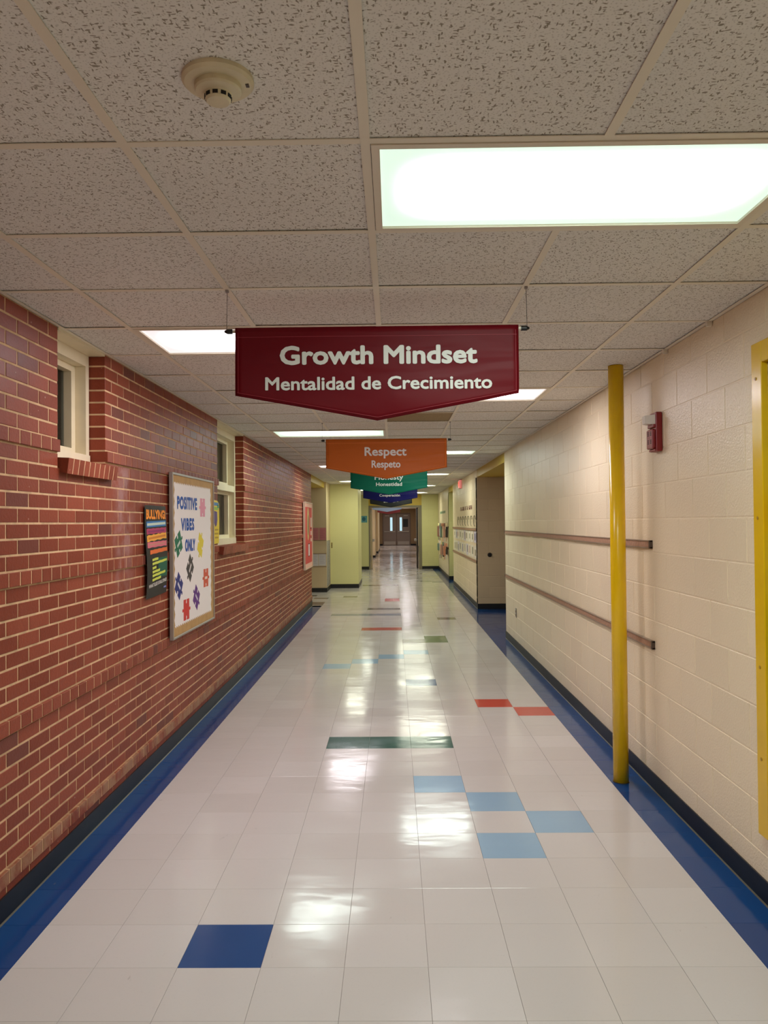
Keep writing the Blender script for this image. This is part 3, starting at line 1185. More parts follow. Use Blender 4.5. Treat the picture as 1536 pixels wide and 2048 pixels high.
WHICH = {0: 'largest bright ceiling light panel, mint tinted, above the yellow framed case',
         3: 'pinkish white ceiling light panel partly behind the maroon banner, left side',
         6: 'white ceiling light panel showing at the lower right corner of the maroon banner',
         10: 'long mint white ceiling light panel just above the orange banner, left side',
         14: 'ceiling light panel beside the right edge of the orange banner',
         18: 'ceiling light panel showing at the lower left corner of the orange banner',
         22: 'ceiling light panel just above the right corner of the green banner',
         26: 'ceiling light panel beside the upper left corner of the green banner',
         30: 'ceiling light panel at the lower right edge of the green banner',
         34: 'ceiling light panel peeking out at the upper left of the navy banner',
         38: 'ceiling light panel right above the pale yellow cross wall, right of the navy banner'}
for row, left, tint in LIGHTS:
    cx = GX0 if left else GX0 + 2 * G
    cy = GY0 + (row + 0.5) * G
    lab = WHICH.get(row) or {-4: 'first', -8: 'second', -11: 'third'}[row] + ' unseen ceiling light panel behind the viewpoint, added for its light'
    t = thing('ceiling_light', lab, 'ceiling light', (cx, cy, ZC), 'ceiling light panels')
    inst('frame', frame_me, (cx, cy, ZC), t)
    inst('diffuser', lens_me[tint], (cx, cy, ZC), t)
    inst('housing', housing_me, (cx, cy, ZC), t)
for cy, cx, lab in ((34.2, 0.3, 'unseen ceiling light panel added to brighten the far corridor, between the light blue and pink banners'), (47.5, -0.4, 'unseen ceiling light panel added to brighten the corridor before the end doors'), (51.8, 0.5, 'unseen ceiling light panel added to brighten the end doors'), (29.0, 0.3, 'unseen ceiling light panel just inside the far corridor, placed to light the light blue banner'), (41.5, 0.9, 'small bright ceiling light deep in the far corridor, right side')):  # all but the last are unseen, added to light the far corridor
    t = thing('ceiling_light', lab, 'ceiling light', (cx, cy, ZC - 0.012), 'ceiling light panels')
    inst('frame', frame_me, (cx, cy, ZC - 0.012), t)
    inst('diffuser', lens_me['rose'], (cx, cy, ZC - 0.012), t)

# ------------------------------------------------------------------ smoke detector
sx, sy = -0.37, 1.665
t = thing('smoke_detector', 'round ivory smoke detector on the ceiling tile at upper left', 'smoke detector', (sx, sy, ZC + 0.003))
mb = MB()
mb.lathe(sx, sy, [(0.076, ZC + 0.004), (0.077, ZC - 0.006), (0.071, ZC - 0.012), (0.056, ZC - 0.014), (0.050, ZC - 0.014)], 48)
mb.build('mounting_base', 'ivory', t, smooth=False)
mb = MB()
mb.lathe(sx, sy, [(0.050, ZC - 0.013), (0.050, ZC - 0.024), (0.047, ZC - 0.028), (0.031, ZC - 0.032), (0.0285, ZC - 0.034), (0.0275, ZC - 0.045), (0.024, ZC - 0.049), (0.006, ZC - 0.050)], 48)
mb.build('sensor_head', 'ivory', t)
for k in range(10):
    a = 2 * math.pi * (k + 0.5) / 10
    mb = MB()
    ca, sa = math.cos(a), math.sin(a)
    r_, hw = 0.0284, 0.0056
    vs = []
    for rr in (r_ - 0.003, r_ + 0.0006):
        for q, z in ((-hw, -0.0435), (hw, -0.0435), (hw, -0.036), (-hw, -0.036)):
            vs.append((sx + ca * rr - sa * q, sy + sa * rr + ca * q, ZC + z))
    mb.quadlist(vs, [(0, 1, 2, 3), (7, 6, 5, 4), (0, 4, 5, 1), (1, 5, 6, 2), (2, 6, 7, 3), (3, 7, 4, 0)])
    mb.build('vent_slot', 'dark_slot', t)
mb = MB()
mb.box(sx + 0.060, sx + 0.067, sy - 0.006, sy + 0.006, ZC - 0.0150, ZC - 0.0110)
mb.build('indicator', colmat((84, 74, 66)), t)

# ------------------------------------------------------------------ hanging banners
BX, BW = -0.0615, 0.578      # centre, half width
BT, BS, BTIP = 2.416, 2.137, 2.032


def banner(y, col, lines, label, seed, cx=BX, stitch=True):
    rnd = random.Random(seed)
    t = thing('hanging_banner', label, 'banner', (cx, y, BTIP), 'corridor banners')
    p1, p2, p3 = rnd.uniform(0, 6), rnd.uniform(0, 6), rnd.uniform(0, 6)

    def dy(x, z):
        q = (BT - z) / (BT - BTIP)
        return q * (0.010 * math.sin(3.1 * x + p1) + 0.004 * math.sin(9 * x + 14 * z + p2) + 0.003 * math.sin(21 * z - 4 * x + p3))

    nx, nz = 40, 14
    mb = MB()
    vs, fs = [], []
    for side in (0, 1):
        for i in range(nx + 1):
            x = -BW + 2 * BW * i / nx
            zb = BTIP + (BS - BTIP) * abs(x) / BW
            for j in range(nz + 1):
                z = BT + (zb - BT) * j / nz
                vs.append((cx + x, y + dy(x, z) + side * 0.0012, z))
    n1 = (nx + 1) * (nz + 1)
    for i in range(nx):
        for j in range(nz):
            a = i * (nz + 1) + j
            b_ = a + nz + 1
            fs.append((a, a + 1, b_ + 1, b_))
            fs.append((n1 + a, n1 + b_, n1 + b_ + 1, n1 + a + 1))
    loop = [i * (nz + 1) for i in range(nx + 1)] + [nx * (nz + 1) + j for j in range(1, nz + 1)] + [i * (nz + 1) + nz for i in range(nx - 1, -1, -1)] + [j for j in range(nz - 1, 0, -1)]
    for k in range(len(loop)):
        a, b_ = loop[k], loop[(k + 1) % len(loop)]
        fs.append((a, b_, b_ + n1, a + n1))
    mb.quadlist(vs, fs)
    mat = vinyl_material('banner_vinyl_%02x%02x%02x' % col, lin(*col))
    cloth = mb.build('banner_cloth', mat, t, smooth=True)
    if stitch:
        mb = MB()
        zt = BT - 0.040
        for i in range(nx):
            x0, x1 = -BW + 0.008 + (2 * BW - 0.016) * i / nx, -BW + 0.008 + (2 * BW - 0.016) * (i + 1) / nx
            mb.quadlist([(cx + x0, y + dy(x0, zt) - 0.0012, zt), (cx + x1, y + dy(x1, zt) - 0.0012, zt), (cx + x1, y + dy(x1, zt) - 0.0012, zt + 0.0018), (cx + x0, y + dy(x0, zt) - 0.0012, zt + 0.0018)], [(0, 1, 2, 3)])
            za, zb = (BTIP + (BS - BTIP) * abs(x_) / BW + 0.013 for x_ in (x0, x1))
            mb.quadlist([(cx + x0, y + dy(x0, za) - 0.0012, za), (cx + x1, y + dy(x1, zb) - 0.0012, zb), (cx + x1, y + dy(x1, zb) - 0.0012, zb + 0.0018), (cx + x0, y + dy(x0, za) - 0.0012, za + 0.0018)], [(0, 1, 2, 3)])
        for s in (-1, 1):
            xa = s * (BW - 0.012)
            for j in range(nz):
                za, zb = BT - 0.02 + (BS + 0.012 - BT + 0.02) * j / nz, BT - 0.02 + (BS + 0.012 - BT + 0.02) * (j + 1) / nz
                mb.quadlist([(cx + xa - 0.0009, y + dy(xa, za) - 0.0012, za), (cx + xa + 0.0009, y + dy(xa, za) - 0.0012, za), (cx + xa + 0.0009, y + dy(xa, zb) - 0.0012, zb), (cx + xa - 0.0009, y + dy(xa, zb) - 0.0012, zb)], [(0, 1, 2, 3)])
        mb.build('stitching', colmat(tuple(min(255, int(c * 1.2) + 26) for c in col)), cloth)
    zp = BT - 0.012
    mb = MB()
    mb.cyl((cx - 0.600, y + 0.012, zp), (cx + 0.600, y + 0.012, zp), 0.0065, n=12)
    mb.build('rod', 'white_metal', t, smooth=False)
    for s in (-1, 1):
        mb = MB()
        x0 = cx + s * 0.590
        mb.cyl((x0, y + 0.012, zp), (x0 + s * 0.022, y + 0.012, zp), 0.0105, n=14)
        mb.cyl((x0 + s * 0.022, y + 0.012, zp), (x0 + s * 0.034, y + 0.012, zp), 0.0105, 0.004, n=14)
        mb.build('rod_cap', 'black', t)
        mb = MB()
        mb.cyl((cx + s * 0.615, y + 0.012, zp), (cx + s * 0.612, y + 0.012, ZC - 0.001), 0.0012, n=6)
        mb.build('wire', 'wire', t)
        mb = MB()
        mb.box(cx + s * 0.612 - 0.006, cx + s * 0.612 + 0.006, y + 0.004, y + 0.018, ZC - 0.010, ZC - 0.0008)
        mb.build('ceiling_clip', colmat((150, 142, 140)), t)
    for body, x0, x1, z, cap, bold in lines:
        lettering(body, cx + x0, cx + x1, z, cap, lambda u, v: (u, y + dy(u - cx, v) - 0.0022, v), colmat((214, 212, 206), 0.5), cloth, bold, nrm=(0, -1, 0))
    return t


banner(3.165, (98, 6, 18), [('Growth Mindset', -0.396, 0.410, 2.2615, 0.077, 0.05), ('Mentalidad de Crecimiento', -0.456, 0.469, 2.158, 0.054, 0.035)],
       'maroon hanging banner reading Growth Mindset, nearest and largest of the banners', 1)
banner(7.432, (178, 90, 28), [('Respect', -0.208, 0.193, 2.253, 0.084, 0.035), ('Respeto', -0.142, 0.134, 2.139, 0.07, 0.03)],
       'orange hanging banner reading Respect, behind the maroon one', 2)
banner(11.70, (0, 94, 72), [('Honesty', -0.215, 0.215, 2.258, 0.08, 0.03), ('Honestidad', -0.195, 0.196, 2.164, 0.054, 0.035)],
       'green hanging banner reading Honestidad, behind the orange one', 3)
banner(16.58, (8, 10, 82), [('Cooperación', -0.232, 0.206, 2.168, 0.052, 0.02)],
       'navy blue hanging banner reading Cooperación, behind the green one', 4)
b5 = banner(21.46, (34, 36, 40), [], 'black hanging banner behind the navy blue one', 5, stitch=False)
for a, w in ((-0.20, 0.05), (-0.14, 0.06), (-0.07, 0.05), (0.02, 0.06), (0.09, 0.05), (0.15, 0.05)):
    mb = MB()
    mb.box(BX + a, BX + a + w, 21.452, 21.4535, 2.166, 2.206)
    mb.build('letter_mark', colmat((206, 204, 198)), b5)
banner(30.8, (176, 206, 244), [], 'light blue hanging banner inside the far corridor', 6, cx=-0.25, stitch=False)
banner(39.6, (226, 120, 140), [], 'pink hanging banner, farthest of the row, before the end doors', 7, cx=-0.23, stitch=False)

# ------------------------------------------------------------------ yellow pole
px, py, pr = 1.393, 4.855, 0.0465
t = thing('support_pole', 'yellow painted steel pole standing floor to ceiling by the block wall', 'pole', (px, py, 0))
mb = MB()
mb.cyl((px, py, 0.0), (px, py, ZC + 0.002), pr, n=40)
mb.build('shaft', 'yellow_pole', t, smooth=False)
for p_ in bpy.data.objects[[o.name for o in t.children][0]].data.polygons:
    p_.use_smooth = len(p_.vertices) == 4
mb = MB()
mb.cyl((px, py, 0.0), (px, py, 0.005), pr + 0.003, n=40)
mb.build('floor_ring', colmat((70, 62, 30)), t)

# ------------------------------------------------------------------ yellow framed display case at the right edge
cy0, cy1, cz0, cz1, cx_ = 1.55, 3.30, 0.30, 2.35, 1.517
t = thing('display_case', 'tall yellow framed display case on the block wall at the right edge', 'display case', (XR - 0.001, (cy0 + cy1) / 2, cz0))
fwid = 0.088
mb = MB()
mb.bbox(cx_, XR - 0.001, cy1 - fwid, cy1, cz0, cz1, 0.003)
mb.bbox(cx_, XR - 0.001, cy0, cy0 + fwid, cz0, cz1, 0.003)
mb.bbox(cx_ + 0.0005, XR - 0.001, cy0 + fwid, cy1 - fwid, cz1 - fwid, cz1, 0.003)
mb.bbox(cx_ + 0.0005, XR - 0.001, cy0 + fwid, cy1 - fwid, cz0, cz0 + fwid, 0.003)
fr_ = mb.build('frame', 'yellow', t)
for z in (0.62, 1.0, 1.62, 2.2):
    mb = MB()
    mb.cyl((cx_ - 0.0025, cy1 - 0.04, z), (cx_ + 0.001, cy1 - 0.04, z), 0.007, n=10)
    mb.build('screw', colmat((170, 130, 20), 0.4), fr_)
mb = MB()
mb.box(XR - 0.006, XR - 0.001, cy0 + fwid, cy1 - fwid, cz0 + fwid, cz1 - fwid)
mb.build('back_panel', 'speckle', t)
for k, (a, b, z0_, z1_, col) in enumerate(((2.9, 3.19, 1.55, 1.72, (188, 70, 34)), (2.5, 2.85, 1.3, 1.6, (210, 180, 60)), (2.9, 3.18, 1.0, 1.3, (70, 110, 60)), (2.1, 2.45, 1.5, 1.8, (60, 90, 140)))):
    mb = MB()
    mb.box(XR - 0.008, XR - 0.0062, a, b, z0_, z1_)
    mb.build('pinned_card', colmat(col), t)

# ------------------------------------------------------------------ fire alarm strobe
ay0, ay1, az0, az1 = 4.480, 4.595, 2.012, 2.238
xf = XR - 0.038
t = thing('fire_alarm', 'red fire alarm with white strobe on the block wall right of the yellow pole', 'fire alarm', (XR - 0.001, (ay0 + ay1) / 2, az0))
mb = MB()
mb.bbox(xf, XR - 0.001, ay0, ay1, az0, az1, 0.005)
mb.build('body', 'red_plastic', t)
mb = MB()
zs0, zs1 = az1 - 0.072, az1 - 0.014
vs = [(xf + 0.001, ay0 + 0.012, zs0), (xf + 0.001, ay1 - 0.012, zs0), (xf + 0.001, ay1 - 0.012, zs1), (xf + 0.001, ay0 + 0.012, zs1),
      (xf - 0.05, ay0 + 0.040, zs0 + 0.008), (xf - 0.05, ay1 - 0.025, zs0 + 0.008), (xf - 0.05, ay1 - 0.025, zs1 - 0.004), (xf - 0.05, ay0 + 0.040, zs1 - 0.004)]
mb.quadlist(vs, [(0, 1, 2, 3), (7, 6, 5, 4), (0, 4, 5, 1), (1, 5, 6, 2), (2, 6, 7, 3), (3, 7, 4, 0)])
mb.build('strobe_lens', 'strobe', t)
mb = MB()
mb.bbox(xf - 0.014, xf + 0.002, ay0 + 0.006, ay1 - 0.006, az1 - 0.088, az1 - 0.070, 0.003)
mb.build('shelf', 'red_plastic', t)
mb = MB()
mb.bbox(xf - 0.020, xf + 0.002, ay0 + 0.008, ay1 - 0.004, az0 + 0.016, az1 - 0.098, 0.006)
gr = mb.build('speaker_grille', 'red_plastic', t)
for zc_ in (az0 + 0.045, az0 + 0.092):
    for yy in (ay0 + 0.035, ay0 + 0.078):
        for k in range(3):
            mb = MB()
            mb.box(xf - 0.0206, xf - 0.018, yy - 0.011, yy + 0.011, zc_ + k * 0.009, zc_ + k * 0.009 + 0.005)
            mb.build('slot', 'dark_slot', gr)
mb = MB()
mb.bbox(xf - 0.006, xf + 0.002, ay0 + 0.004, ay1 - 0.004, az0 + 0.001, az0 + 0.014, 0.003)
mb.build('lip', 'red_plastic', t)

# ------------------------------------------------------------------ tack strips on the right wall


def tack_strip(y0, y1, zc, label):
    t = thing('tack_strip', label, 'tack strip', (XR, (y0 + y1) / 2, zc - 0.024), 'tack strips')
    mb = MB()
    mb.box(XR - 0.014, XR - 0.0002, y0 + 0.004, y1 - 0.004, zc - 0.017, zc + 0.017)
    mb.build('cork_strip', 'cork', t)
    mb = MB()
    mb.box(XR - 0.018, XR - 0.0002, y0, y1, zc + 0.017, zc + 0.024)
    mb.box(XR - 0.018, XR - 0.0002, y0, y1, zc - 0.024, zc - 0.017)
    mb.build('rail', plain('bronze_rail_%d' % int(zc * 100 + y0), lin(160, 140, 120), 0.4, 0.5, 0.4), t)
    for yy in (y0, y1):
        mb = MB()
        s = 1 if yy == y0 else -1
        mb.box(XR - 0.019, XR - 0.0002, min(yy, yy + s * 0.02), max(yy, yy + s * 0.02), zc - 0.0245, zc + 0.0245)
        mb.build('end_cap', colmat((78, 62, 52), 0.4), t)
    return t


tack_strip(4.68, 10.80, 1.469, 'upper brown tack strip on the near block wall beside the yellow pole')
tack_strip(4.66, 10.80, 0.870, 'lower brown tack strip on the near block wall beside the yellow pole')
tack_strip(14.47, 20.2, 1.466, 'upper tack strip on the far block wall above the rows of art sheets')
tack_strip(14.47, 20.2, 0.872, 'lower tack strip on the far block wall below the rows of art sheets')
tack_strip(21.95, 26.5, 1.466, 'upper tack strip behind the hanging paper crafts near the cross wall')
tack_strip(21.95, 26.5, 0.872, 'lower tack strip behind the hanging paper crafts near the cross wall')

# ------------------------------------------------------------------ outlet
t = thing('wall_outlet', 'small electrical outlet low on the block wall near the right niche', 'outlet', (XR, 9.93, 0.39))
mb = MB()
mb.bbox(XR - 0.007, XR - 0.0002, 9.885, 9.96, 0.395, 0.515, 0.002)
pl = mb.build('cover_plate', 'steel', t)
for z in (0.425, 0.472):
    mb = MB()
    mb.box(XR - 0.009, XR - 0.006, 9.905, 9.94, z - 0.014, z + 0.014)
    mb.build('socket', colmat((110, 84, 60)), pl)
# round black wall stop in the niche
t = thing('door_stop', 'round black wall stop on the tan niche block wall', 'door stop', (1.775, 14.43, 1.0))
mb = MB()
mb.cyl((1.775, 14.4299, 1.0), (1.775, 14.40, 1.0), 0.032, 0.026, n=20)
mb.build('bumper', 'black', t)
mb = MB()
mb.cyl((1.775, 14.4299, 1.0), (1.775, 14.424, 1.0), 0.042, n=20)
mb.build('rose_plate', colmat((70, 58, 46), 0.4), t)

# ------------------------------------------------------------------ exit sign on the right wall
ey, ez = 17.6, 2.42
t = thing('exit_sign', 'glowing red exit sign high on the right wall past the first niche', 'exit sign', (XR, ey, ez))
mb = MB()
mb.bbox(XR - 0.052, XR - 0.0002, ey, ey + 0.30, ez - 0.05, ez + 0.145, 0.006)
mb.build('housing', colmat((214, 150, 140), 0.4), t)
mb = MB()
mb.box(XR - 0.054, XR - 0.0515, ey + 0.012, ey + 0.288, ez - 0.04, ez + 0.135)
face = mb.build('face', plain('lit_red_face', lin(230, 140, 130), 0.4, emit=(1, 0.42, 0.36, 1), estr=0.5), t)
lettering('EXIT', ey + 0.255, ey + 0.045, ez - 0.012, 0.11, lambda u, v: (XR - 0.0555, u, v), plain('lit_red_letters', lin(230, 40, 30), 0.4, emit=(1, 0.08, 0.05, 1), estr=1.1), face, 0.05, nrm=(-1, 0, 0))
mb = MB()
mb.bbox(XR - 0.051, XR - 0.004, ey - 0.003, ey + 0.002, ez - 0.046, ez + 0.141, 0.001)
mb.build('end_panel', plain('lit_red_end', lin(226, 120, 110), 0.4, emit=(1, 0.32, 0.28, 1), estr=0.45), t)

# ------------------------------------------------------------------ bullying poster (black, curling off the brick)
pY0, pY1, pZ0, pZ1 = 4.975, 5.42, 1.145, 1.742
t = thing('poster', 'narrow black poster reading BULLYING! in orange on the brick wall', 'poster', (XL + 0.014, (pY0 + pY1) / 2, pZ0), 'posters on the brick wall')
PW, PH = pY1 - pY0, pZ1 - pZ0


def pmap(u, v, lift=0.0):
    bulge = 0.012 * math.sin(math.pi * min(1, max(0, v))) * (0.4 + 0.6 * u) + 0.006 * math.sin(6 * v) * (1 - u)
    return (XL + 0.018 + max(bulge, -0.003) + lift, pY0 + u * PW + 0.012 * (1 - v), pZ0 + v * PH - 0.012 * (1 - u) * (1 - v))


def psheet(u0, u1, v0, v1, lift, mat, name, parent, wob=0.0, slant=0.0, n_=12):
    mb = MB()
    vs, fs = [], []
    for i in range(n_ + 1):
        u = u0 + (u1 - u0) * i / n_
        for j in range(4):
            v = v0 + (v1 - v0) * j / 3 + slant * (u - u0)
            if wob and j == 0:
                v -= wob * (0.5 + 0.5 * math.sin(23 * u + 9 * v0))
            if wob and j == 3:
                v += wob * (0.5 + 0.5 * math.sin(31 * u + 5 * v0))
            vs.append(pmap(u, v, lift))
    for i in range(n_):
        for j in range(3):
            a = i * 4 + j
            fs.append((a, a + 4, a + 5, a + 1))
    mb.quadlist(vs, fs)
    return mb.build(name, mat, parent)


mb = MB()
vs, fs = [], []
nu, nv = 8, 24
for side in (0.0, -0.0008):
    for i in range(nu + 1):
        for j in range(nv + 1):
            vs.append(pmap(i / nu, j / nv, side))
n1 = (nu + 1) * (nv + 1)
for i in range(nu):
    for j in range(nv):
        a = i * (nv + 1) + j
        b_ = a + nv + 1
        fs += [(a, b_, b_ + 1, a + 1), (n1 + a, n1 + a + 1, n1 + b_ + 1, n1 + b_)]
mb.quadlist(vs, fs)
sheet = mb.build('sheet', colmat((22, 22, 22), 0.45), t)
for v0, v1, col, wob, sl in ((0.762, 0.825, (52, 120, 178), 0.0, 0.012), (0.692, 0.742, (178, 56, 96), 0.008, 0.012), (0.612, 0.668, (240, 172, 60), 0.010, 0.03), (0.545, 0.598, (214, 110, 124), 0.006, 0.006)):
    psheet(0.06, 0.95, v0, v1, 0.0012, colmat(col), 'torn_stripe', sheet, wob, sl)
psheet(0.09, 0.93, 0.778, 0.806, 0.0018, colmat((196, 214, 196)), 'caption', sheet, 0.0, 0.016)
psheet(0.12, 0.86, 0.705, 0.726, 0.0018, colmat((140, 36, 96)), 'caption', sheet, 0.0, 0.012)
psheet(0.12, 0.9, 0.630, 0.652, 0.0020, colmat((206, 126, 34)), 'caption', sheet, 0.0, 0.03)
psheet(0.12, 0.86, 0.566, 0.582, 0.0018, colmat((200, 134, 120)), 'caption', sheet, 0.0, 0.006)
psheet(0.16, 0.97, 0.472, 0.512, 0.0015, colmat((226, 112, 44)), 'caption', sheet, 0.004, 0.02)
psheet(0.52, 0.98, 0.2, 0.42, 0.0008, colmat((10, 92, 66)), 'green_patch', sheet, 0.0, 0.0)
for u1, v in ((0.52, 0.395), (0.95, 0.352), (0.42, 0.305), (0.60, 0.263), (0.88, 0.222), (0.66, 0.176)):
    psheet(0.24, u1, v, v + 0.024, 0.0016, colmat((206, 220, 84)), 'caption', sheet, 0.003, 0.03)
lettering('BULLYING!', 0.05, 0.955, 0.850, 0.105, lambda u, v: pmap(u, v, 0.0014), colmat((244, 150, 44)), sheet, 0.08, 0.95)
lettering('WHAT ELSE IS BULLYING?', 0.08, 0.96, 0.108, 0.040, lambda u, v: pmap(u, v, 0.0014), colmat((226, 224, 216)), sheet, 0.06, 1.0, slant=0.03)
psheet(0.83, 0.96, 0.062, 0.082, 0.0014, colmat((130, 138, 200)), 'emblem', sheet)

# ------------------------------------------------------------------ second poster, yellow die-cut, beside the window
y0p, y1p, z0p, z1p = 6.905, 7.10, 1.436, 1.82
t = thing('poster', 'yellow and purple cut-out poster between the white board and the tall window', 'poster', (XL + 0.02, 7.0, z0p), 'posters on the brick wall')
mp = lambda u, v, w: (XL + 0.016 + w, u, v)
mb = MB()
mb.prism([(6.80, z0p), (7.085, z0p + 0.006), (7.105, z0p + 0.16), (7.10, z0p + 0.29), (7.095, z1p - 0.02), (7.05, z1p), (6.9, z1p + 0.01), (6.80, z1p - 0.01)], 0, 0.001, mp)
sh = mb.build('sheet', colmat((226, 200, 50), 0.5), t)
mb = MB()
mb.prism([(6.86, z0p + 0.30), (7.02, z0p + 0.29), (7.03, z0p + 0.22), (7.0, z0p + 0.17), (6.95, z0p + 0.155), (6.90, z0p + 0.19)], 0.0012, 0.0016, mp)
mb.build('purple_shape', colmat((92, 66, 120), 0.5), sh)
for z, a, b, col in ((z0p + 0.305, 6.88, 7.06, (150, 190, 70)), (z0p + 0.345, 6.86, 7.07, (70, 130, 180)), (z0p + 0.325, 7.02, 7.095, (96, 170, 130)), (z0p + 0.12, 6.93, 7.06, (178, 146, 36)), (z0p + 0.085, 6.92, 7.065, (178, 146, 36)), (z0p + 0.05, 6.93, 7.06, (178, 146, 36))):
    mb = MB()
    mb.box(XL + 0.0172, XL + 0.0178, a, b, z, z + (0.028 if z > z0p + 0.3 else 0.016))
    mb.build('caption', colmat(col, 0.5), sh)

# ------------------------------------------------------------------ white bulletin board with puzzle pieces
by0, by1, bz0, bz1 = 5.52, 6.80, 0.79, 1.99
bx = XL + 0.036
t = thing('bulletin_board', 'white bulletin board reading POSITIVE VIBES ONLY with paper puzzle pieces', 'bulletin board', (XL + 0.014, (by0 + by1) / 2, bz0), 'bulletin boards')
xb = XL + 0.0142
fr = 0.016
mb = MB()
mb.bbox(xb, bx + 0.006, by0, by0 + fr, bz0, bz1, 0.002)
mb.bbox(xb, bx + 0.006, by1 - fr, by1, bz0, bz1, 0.002)
mb.bbox(xb, bx + 0.0055, by0 + fr, by1 - fr, bz0, bz0 + fr, 0.002)
mb.bbox(xb, bx + 0.0055, by0 + fr, by1 - fr, bz1 - fr, bz1, 0.002)
mb.build('frame', 'alu', t)
mb = MB()
mb.box(xb + 0.004, bx - 0.003, by0 + fr, by1 - fr, bz0 + fr, bz1 - fr)
mb.build('kraft_backing', 'kraft', t)
# white sheet with scalloped edges
wy0, wy1, wz0, wz1 = by0 + 0.065, by1 - 0.105, bz0 + 0.075, bz1 - 0.065
pts = []
nb = 22
for i in range(nb * 4):
    f_ = i / (nb * 4)
    pts.append((wy0 + (wy1 - wy0) * f_, wz0 + 0.016 * abs(((f_ * nb) % 1) * 2 - 1)))
nb2 = 13
for i in range(nb2 * 4):
    f_ = i / (nb2 * 4)
    pts.append((wy1 + 0.010 * math.sin(2 * math.pi * f_ * nb2), wz0 + (wz1 - wz0) * f_))
for i in range(nb * 4):
    f_ = 1 - i / (nb * 4)
    pts.append((wy0 + (wy1 - wy0) * f_, wz1 - 0.016 * abs(((f_ * nb) % 1) * 2 - 1)))
for i in range(nb2 * 4):
    f_ = 1 - i / (nb2 * 4)
    pts.append((wy0 + 0.010 * math.sin(2 * math.pi * f_ * nb2), wz0 + (wz1 - wz0) * f_))
bm_ = lambda u, v, w: (bx - 0.003 + w, u, v)
mb = MB()
mb.prism(pts, 0.0003, 0.0012, bm_)
mb.build('white_sheet', 'paper', t)
tm = lambda u, v: (bx - 0.0012, u, v)
blue = colmat((24, 82, 168))
lettering('POSITIVE', 5.655, 6.23, 1.727, 0.097, tm, blue, t, 0.07, 1.12)
lettering('VIBES', 5.757, 6.137, 1.567, 0.096, tm, blue, t, 0.07, 1.12)
lettering('ONLY', 5.868, 6.165, 1.407, 0.096, tm, blue, t, 0.07, 1.12)


def puzzle_outline():
    """square body, keyhole notches top and bottom, knobs left and right"""
    pts = []

    def notch(cx, cy, ux, uy, nx_, ny_, out):
        # neck then bulb; (ux,uy) runs along the edge, (nx,ny) points into the body (or out for a knob)
        loc = []
        loc.append((-0.07, 0.0))
        loc.append((-0.05, 0.07))
        for k in range(9):
            a = math.radians(200 - 220 * k / 8.0)
            loc.append((0.088 * math.cos(a), 0.125 + 0.088 * math.sin(a)))
        loc.append((0.05, 0.07))
        loc.append((0.07, 0.0))
        s = 1 if out else -1
        return [(cx + ux * p + nx_ * q * s, cy + uy * p + ny_ * q * s) for p, q in loc]
    pts += [(-0.5, -0.5)] + notch(0, -0.5, 1, 0, 0, -1, False)
    pts += [(0.5, -0.5)] + notch(0.5, 0, 0, 1, 1, 0, True)
    pts += [(0.5, 0.5)] + notch(0, 0.5, -1, 0, 0, 1, False)
    pts += [(-0.5, 0.5)] + notch(-0.5, 0, 0, -1, -1, 0, True)
    return pts


PZ = puzzle_outline()
stripe = [(-0.26, -0.07), (0.26, -0.07), (0.26, 0.07), (-0.26, 0.07)]
for nm, y_, z_, w_, h_, ang, col, txt in (
        ('pink', 6.412, 1.752, 0.155, 0.150, 0, (226, 150, 172), None), ('green', 5.690, 1.472, 0.160, 0.150, 28, (22, 110, 74), (196, 208, 196)),
        ('yellow', 6.335, 1.446, 0.158, 0.156, 62, (226, 208, 58), None), ('charcoal', 6.008, 1.278, 0.158, 0.156, 45, (66, 60, 56), (222, 216, 212)),
        ('orange', 6.514, 1.167, 0.158, 0.150, 0, (212, 92, 60), (232, 214, 200)), ('navy', 5.692, 1.164, 0.158, 0.150, -38, (36, 42, 118), (214, 212, 222)),
        ('purple', 6.197, 1.033, 0.158, 0.150, -36, (96, 44, 128), (206, 196, 214)), ('red', 5.896, 0.970, 0.158, 0.156, 0, (206, 52, 44), None)):
    ca, sa = math.cos(math.radians(ang)), math.sin(math.radians(ang))
    f2 = lambda p: (y_ + (p[0] * ca - p[1] * sa) * w_, z_ + (p[0] * sa + p[1] * ca) * h_)
    mb = MB()
    mb.prism([f2(p) for p in PZ], 0.0013, 0.0024, bm_)
    po = mb.build('puzzle_piece', colmat(col), t)
    po['label'] = nm + ' paper puzzle piece'
    if txt:
        mb = MB()
        mb.prism([f2(p) for p in stripe], 0.0025, 0.0036, bm_)
        mb.build('caption', colmat(txt), po)

# ------------------------------------------------------------------ red bulletin board at the end of the brick wall
ry0, ry1, rz0, rz1 = 13.75, 15.05, 0.78, 2.0
t = thing('bulletin_board', 'red bulletin board with pale border at the far end of the brick wall', 'bulletin board', (XL + 0.014, (ry0 + ry1) / 2, rz0), 'bulletin boards')
mb = MB()
fr = 0.02
for a in ((ry0, ry0 + fr, rz0, rz1), (ry1 - fr, ry1, rz0, rz1), (ry0 + fr, ry1 - fr, rz0, rz0 + fr), (ry0 + fr, ry1 - fr, rz1 - fr, rz1)):
    mb.box(xb, XL + 0.05, a[0], a[1], a[2], a[3])
mb.build('frame', colmat((206, 182, 156), 0.5), t)
mb = MB()
mb.box(xb + 0.002, XL + 0.038, ry0 + fr, ry1 - fr, rz0 + fr, rz1 - fr)
mb.build('border_paper', colmat((232, 186, 164)), t)
mb = MB()
mb.box(XL + 0.0382, XL + 0.0395, ry0 + 0.12, ry1 - 0.10, rz0 + 0.10, rz1 - 0.09)
mb.build('red_paper', colmat((204, 62, 56)), t)
rm = lambda u, v, w: (XL + 0.0396 + w, u, v)
mb = MB()
